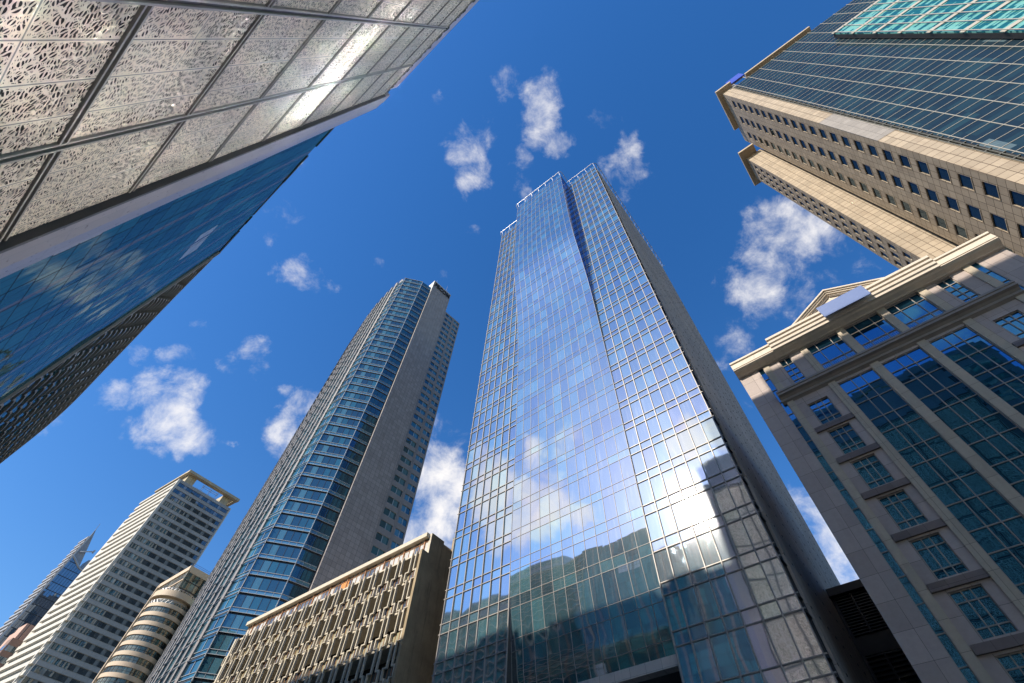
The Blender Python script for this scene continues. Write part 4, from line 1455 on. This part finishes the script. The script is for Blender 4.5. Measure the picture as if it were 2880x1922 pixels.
def stepped_block():
    F = Fr((-199.2, 224.3), 46.0, 142.0)
    B = thing('stepped_block', 'rose coloured stepped block in front of the pointed glass tower', 'building', F, 0, 0)
    MB(F).box(0.0, 14, 0, 8, 0, 100).box(0.02, 14, 8, 12.5, 0, 98).box(0.04, 14, 12.5, 17, 0, 92).box(-0.6, 14, 17, 26, 0, 87).build('wall', M['rose_stone'], B)
    MB(F).box(-1.5, 12, -5.0, -0.02, 0, 92.4).build('front_block', M['brown_stone'], B)
    m = MB(F)
    for k in range(12):
        z = 90.0 - 4.0 * k
        m.box(-1.62, -1.505, -4.6, -0.5, z - 2.2, z - 0.2)
        m.box(-1.0, 11.5, -5.12, -5.005, z - 2.2, z - 0.2)
    m.build('window_strip', M['strip_glass'], B)
    MB(F).bar((1.0, -1, 92.4), (1.0, -1, 103.5), 0.18, 5).bar((2.0, 2, 100), (2.0, 2, 103.0), 0.1, 5).build('roof_mast', M['dark_metal'], B)


stepped_block()

# ------------------------------------------------------------------ building behind the camera: perforated screen, glass wall, wavy louvres


def screen_mat():
    t = NT('perforated_screen')
    o = t.obj()
    x, y, z = t.sep(o)
    z = t.mt('SUBTRACT', z, 17.3)
    x = t.mt('SUBTRACT', 19.6, x)
    p = t.xyz(x, z)
    wn = t.noise(p, 0.55, 2.0)
    pw = t.vm('ADD', p, t.vm('SCALE', t.vm('SUBTRACT', wn.outputs['Color'], (0.5, 0.5, 0.5)), scale=0.0))

    def layer(scale, rmin, rmax, off):
        v = t.nd('ShaderNodeTexVoronoi', {'Vector': t.vm('ADD', pw, off), 'Scale': scale, 'Randomness': 0.7}, voronoi_dimensions='2D', feature='F1')
        loc = t.vm('SUBTRACT', t.vm('SCALE', t.vm('ADD', pw, off), scale=scale), t.vm('SCALE', v.outputs['Position'], scale=scale))
        wn = t.white(v.outputs['Color'])
        ang = t.mt('ADD', t.mt('MULTIPLY', wn.outputs[0], 1.5), 0.1)
        ca, sa = t.mt('COSINE', ang), t.mt('SINE', ang)
        lx, ly, _ = t.sep(loc)
        rx = t.mt('ADD', t.mt('MULTIPLY', lx, ca), t.mt('MULTIPLY', ly, sa))
        ry = t.mt('SUBTRACT', t.mt('MULTIPLY', ly, ca), t.mt('MULTIPLY', lx, sa))
        r1, r2, r3 = t.sep(wn.outputs['Color'])
        rad = t.rng(r2, 0, 1, rmin, rmax)
        e = t.mt('SQRT', t.mt('ADD', t.mt('POWER', rx, 2.0), t.mt('POWER', t.mt('MULTIPLY', ry, 1.08), 2.0)))
        inside = t.mt('LESS_THAN', e, rad)
        # a slanting strap leaves two crescents
        st = t.mt('ABSOLUTE', t.mt('ADD', t.mt('MULTIPLY', rx, 0.45), t.mt('ADD', ry, t.mt('MULTIPLY', t.mt('SINE', t.mt('MULTIPLY', rx, 5.0)), 0.07))))
        hole = t.mt('MULTIPLY', inside, t.mt('GREATER_THAN', st, t.mt('MULTIPLY', rad, 0.2)))
        return hole, t.mt('GREATER_THAN', e, t.mt('MULTIPLY', rad, 1.22))
    h1, free = layer(3.9, 0.32, 0.50, (0, 0, 0))
    h2, _f = layer(7.6, 0.30, 0.48, (3.3, 7.7, 0))
    h = t.mt('MAXIMUM', h1, t.mt('MULTIPLY', h2, free))
    jl = t.mt('MAXIMUM', t.line(x, 1.5075, 0.05), t.line(z, 3.295, 0.05))
    edge = t.mt('MAXIMUM', t.line(x, 1.5075, 0.14), t.line(z, 3.295, 0.14))
    h = t.mt('MULTIPLY', h, t.mt('SUBTRACT', 1.0, edge))
    pid = t.white(t.xyz(t.mt('FLOOR', t.mt('DIVIDE', x, 1.5075)), t.mt('FLOOR', t.mt('DIVIDE', z, 3.295)), 0.0)).outputs[0]
    ng = t.noise(o, 1.3, 6.0, 0.7).outputs[0]
    col = t.mix(1.0, (0.90, 0.79, 0.63), t.xyz(*[t.mt('MULTIPLY', t.rng(pid, 0, 1, 0.94, 1.04), t.rng(ng, 0.25, 0.75, 0.93, 1.05))] * 3), 'MULTIPLY')
    col = t.mix(jl, col, (0.30, 0.28, 0.24))
    bs = t.principled(Base_Color=col, Roughness=0.5, Specular_IOR_Level=0.4)
    tr = t.nd('ShaderNodeBsdfTransparent').outputs[0]
    return t.out(t.nd('ShaderNodeMixShader', {0: h, 1: bs, 2: tr}).outputs[0])


M['screen'] = screen_mat()
M['screen_rail'] = plain_mat('screen_rail', (0.44, 0.41, 0.35), 0.5, metallic=0.0, vary=0.06)
M['inner_wall'] = plain_mat('inner_wall', (0.035, 0.03, 0.028), 0.8, vary=0.4)
M['white_metal'] = panel_mat('white_metal', (0.36, 0.32, 0.31), 1.5, 3.3, oz=0.7, joint=0.025, jcol=(0.25, 0.24, 0.25), vary=0.06, rough=0.3, stain=0.05)
M['lilac_metal'] = panel_mat('lilac_metal', (0.30, 0.285, 0.33), 3.0, 6.6, joint=0.03, jcol=(0.2, 0.2, 0.22), vary=0.06, rough=0.3, stain=0.05)
M['leaf'] = plain_mat('leaf', (0.05, 0.075, 0.02), 0.6, vary=0.4, scale=5.0)
M['edge_grey'] = plain_mat('edge_grey', (0.07, 0.065, 0.06), 0.5)
M['slat'] = plain_mat('slat', (0.34, 0.29, 0.24), 0.5, vary=0.1)


def wall_glass():
    t = NT('wall_glass')
    x, z, u = t.uv()
    row = t.mt('FLOOR', t.mt('DIVIDE', z, 3.3))
    rr = t.white(t.xyz(row, 1.0, 2.0)).outputs[0]
    x2 = t.mt('ADD', x, t.mt('MULTIPLY', rr, 2.3))
    cid = t.mt('FLOOR', t.mt('DIVIDE', x2, 2.3))
    r = t.white(t.xyz(cid, row, 4.0))
    j = t.mt('MAXIMUM', t.mt('MAXIMUM', t.line(x2, 2.3, 0.10), t.line(x, 0.75, 0.03)), t.line(z, 1.65, 0.08))
    wv = t.noise(t.vm('MULTIPLY', t.obj(), (0.7, 1, 0.18)), 0.6, 3.0, 0.6).outputs['Color']
    nrm = t.vm('NORMALIZE', t.vm('ADD', t.normal(), t.vm('ADD', t.vm('SCALE', t.vm('SUBTRACT', wv, (0.5, 0.5, 0.5)), scale=0.16), t.vm('SCALE', t.vm('SUBTRACT', r.outputs['Color'], (0.5, 0.5, 0.5)), scale=0.02))))
    ic = t.mix(r.outputs[0], (0.010, 0.055, 0.068), (0.03, 0.15, 0.165))
    pale = t.mt('LESS_THAN', t.white(t.xyz(cid, row, 9.0)).outputs[0], 0.03)
    ic = t.mix(pale, ic, (0.45, 0.47, 0.50))
    ic = t.mix(t.line(x, 4.6, 0.5, 0.8), ic, (0.17, 0.13, 0.10))
    ic = t.mix(j, ic, (0.02, 0.025, 0.03))
    d = t.nd('ShaderNodeBsdfDiffuse', {'Color': ic}).outputs[0]
    g = t.nd('ShaderNodeBsdfGlossy', {'Color': (0.50, 0.63, 0.68, 1), 'Roughness': 0.05, 'Normal': nrm}).outputs[0]
    fr = t.nd('ShaderNodeFresnel', {'IOR': 1.5}).outputs[0]
    return t.out(t.nd('ShaderNodeMixShader', {0: t.mt('MULTIPLY', t.mt('ADD', 0.09, t.mt('MULTIPLY', fr, 0.7)), t.mt('SUBTRACT', 1.0, t.mt('MULTIPLY', j, 0.8))), 1: d, 2: g}).outputs[0])


M['wall_glass'] = wall_glass()


def screen_building():
    B = thing('screen_building', 'near building with perforated pale metal screen, flush blue glass wall and wavy brown louvres', 'building', LT, 0, 7.4)
    D = 7.4
    us = [19.6 - 6.03 * k for k in range(9)]
    zs = [17.3 + 6.59 * k for k in range(-2, 9)]
    for i in range(len(us) - 1):
        for j in range(len(zs) - 1):
            u1, u0 = us[i], us[i + 1]
            MB(LT).box(u0 + 0.24, min(u1 - 0.24, 18.68), D, D + 0.012, zs[j] + 0.24, zs[j + 1] - 0.24).build('screen_panel', M['screen'], B)
    def rails(m, d0, d1, off, wd):
        for u in us[1:]:
            for sg in (-1, 1):
                m.box(u + sg * off - wd / 2, u + sg * off + wd / 2, d0, d1, 0, 70.0)
        for z in zs:
            for sg in (-1, 1):
                for i in range(len(us) - 1):
                    m.box(us[i + 1] + off + wd / 2 + 0.002, min(18.68, us[i] - off - wd / 2 - 0.002), d0 + 0.004, d1, z + sg * off - wd / 2, z + sg * off + wd / 2)
        return m
    rails(MB(LT), D - 0.07, D + 0.10, 0.14, 0.085).build('screen_rail', M['screen_rail'], B)
    b = MB(LT)
    for u in us[1:]:
        b.box(u - 0.10, u + 0.10, D + 0.02, D + 0.3, 0, 69.8)
    for z in zs:
        b.box(us[-1], 18.68, D + 0.02, D + 0.28, z - 0.10, z + 0.10)
    b.build('rail_gap', M['dark_metal'], B)
    iw = MB(LT).box(us[-1], 18.9, D + 0.95, 40, 0, 69.9)
    iw.build('inner_wall', M['inner_wall'], B)
    fl = MB(LT)
    for z in zs:
        fl.box(us[-1], 18.65, D + 0.35, D + 0.94, z - 0.25, z + 0.1)
    fl.build('floor_slab', M['pale_stone'], B)
    # planter gap and parapet above the screen
    MB(LT).box(us[-1], 18.65, D + 0.1, D + 0.3, 70.02, 70.6).build('planter', M['dark_metal'], B)
    MB(LT).box(us[-1], 18.9, D + 0.34, D + 0.7, 70.0, 78.2).build('parapet', M['lilac_metal'], B)
    MB(LT).box(18.7, 18.9, D - 0.32, D + 0.6, 0, 69.8).build('screen_edge', M['edge_grey'], B)
    # pale cladding strip between screen and glass, in two facets
    MB(LT).box(18.9, 20.3, D - 0.3, D + 0.75, 0, 72.5).build('cladding', M['white_metal'], B)
    MB(LT).prism([(20.3, D - 0.28), (21.5, D - 0.2), (21.5, D + 0.75), (20.3, D + 0.75)], 0, 72.2).build('cladding', M['lilac_metal'], B)
    # glass wall
    GD = 8.1
    MB(LT).box(21.55, 49.6, GD + 0.02, GD + 0.3, 0, 62.4).build('glass_wall', M['wall_glass'], B)
    cp = MB(LT)
    random.seed(3)
    for a, b_ in ((24.2, 27.5), (29.3, 34.4), (34.5, 41.2), (41.4, 43.0), (43.2, 44.6), (45.0, 50.0)):
        h = random.uniform(0.25, 0.9)
        cp.box(a, b_, GD - random.uniform(0.02, 0.12), GD + 0.3, 62.42, 62.42 + h)
    cp.build('coping', M['dark_metal'], B)
    MB(LT).box(18.95, 49.6, GD + 0.32, 40, 0, 62.2).build('core', M['core'], B)
    # wavy louvres on a gently turning wall
    pl = [(49.6, 8.15), (58, 8.35), (67.6, 8.55), (82, 8.8), (97, 9.1), (109, 9.9), (122.7, 11.3), (135, 13.2), (150, 16)]
    dv = lambda u: smooth_interp(u, pl)
    U = [49.65 + 0.45 * i for i in range(210)]
    bk = MB(LT).grid(U[::4], [0, 62.2], lambda u, z: (u, dv(u) + 0.55, z))
    bk.build('rear_glass', M['wall_glass'], B)
    proto = None
    for k in range(22):
        z0 = 61.6 - 2.0 * k
        ph = (k % 2) * math.pi
        m = MB(LT)
        fz = lambda u: z0 + 0.46 * math.sin(u * 2 * math.pi / 3.6 + ph)
        fd = lambda u: dv(u) + 0.05 + 0.08 * math.sin(u * 2 * math.pi / 3.6 + ph + 1.2)
        T_, W_ = 0.13, 0.22
        m.grid(U, [0, 1, 2, 3, 4], lambda u, t: (u, fd(u) + (0, W_, W_, 0, 0)[int(t)], fz(u) + (-T_, -T_, T_, T_, -T_)[int(t)]))
        m.build('louvre', M['slat'], B)
    MB(LT).box(49.35, 49.62, 7.9, 8.4, 0, 62.6).build('edge_trim', M['slat'], B)
    m = MB(LT).grid(U[::2], [0, 1, 2, 3, 4], lambda u, t: (u, dv(u) + (-0.05, 0.7, 0.7, -0.05, -0.05)[int(t)], 62.6 + (-0.3, -0.3, 0.1, 0.1, -0.3)[int(t)]))
    m.build('coping', M['slat'], B)
    MB(LT).grid(U[::6], [0, 1], lambda u, t: (u, dv(u) + 0.6 + 30 * t, 62.3)).build('roof', M['core'], B)
    # unseen set-back storeys, added and sized for the shadows they throw opposite
    for a, b_, d0, z0, z1 in ((-40, 13, 14, 69.9, 85.5), (62, 128, 18, 62.3, 73.5)):
        so = MB(LT).box(a, b_, d0, 40, z0, z1).build('shadow_storey', M['lilac_metal'], B)
        sb = MB(LT)
        z = z0 + 1.4
        while z + 2.2 < z1:
            sb.box(a + 1, b_ - 1, d0 - 0.06, d0 - 0.003, z, z + 2.0)
            z += 3.6
        sb.build('window_strip', M['strip_glass'], so)


screen_building()


def rooftop_plants():
    random.seed(11)
    m = MB(LT)
    for c in range(26):
        u = 18.2 - c * 0.78 + random.uniform(-0.35, 0.35)
        size = random.uniform(0.12, 0.42) * (1.2 if random.random() < 0.3 else 0.8)
        for k in range(int(260 * size)):
            a, e = random.uniform(0, 6.28), random.uniform(-0.6, 1.2)
            q = size * random.random() ** 0.5
            p = Vector((u + q * math.cos(a) * math.cos(e) * 1.5, 7.48 + q * math.sin(a) * math.cos(e) * 0.6 - 0.05, 70.65 + q * math.sin(e) * 1.1))
            d1 = Vector((random.gauss(0, 1), random.gauss(0, 1), random.gauss(0, 1))).normalized() * 0.10
            d2 = d1.orthogonal().normalized() * 0.045
            m.poly(tuple(p - d1), tuple(p + d2), tuple(p + d1), tuple(p - d2))
    o = m.build('rooftop_hedge', M['leaf'])
    tag(o, 'row of dark leafy plants in the gap along the top of the perforated screen', 'plant')


rooftop_plants()
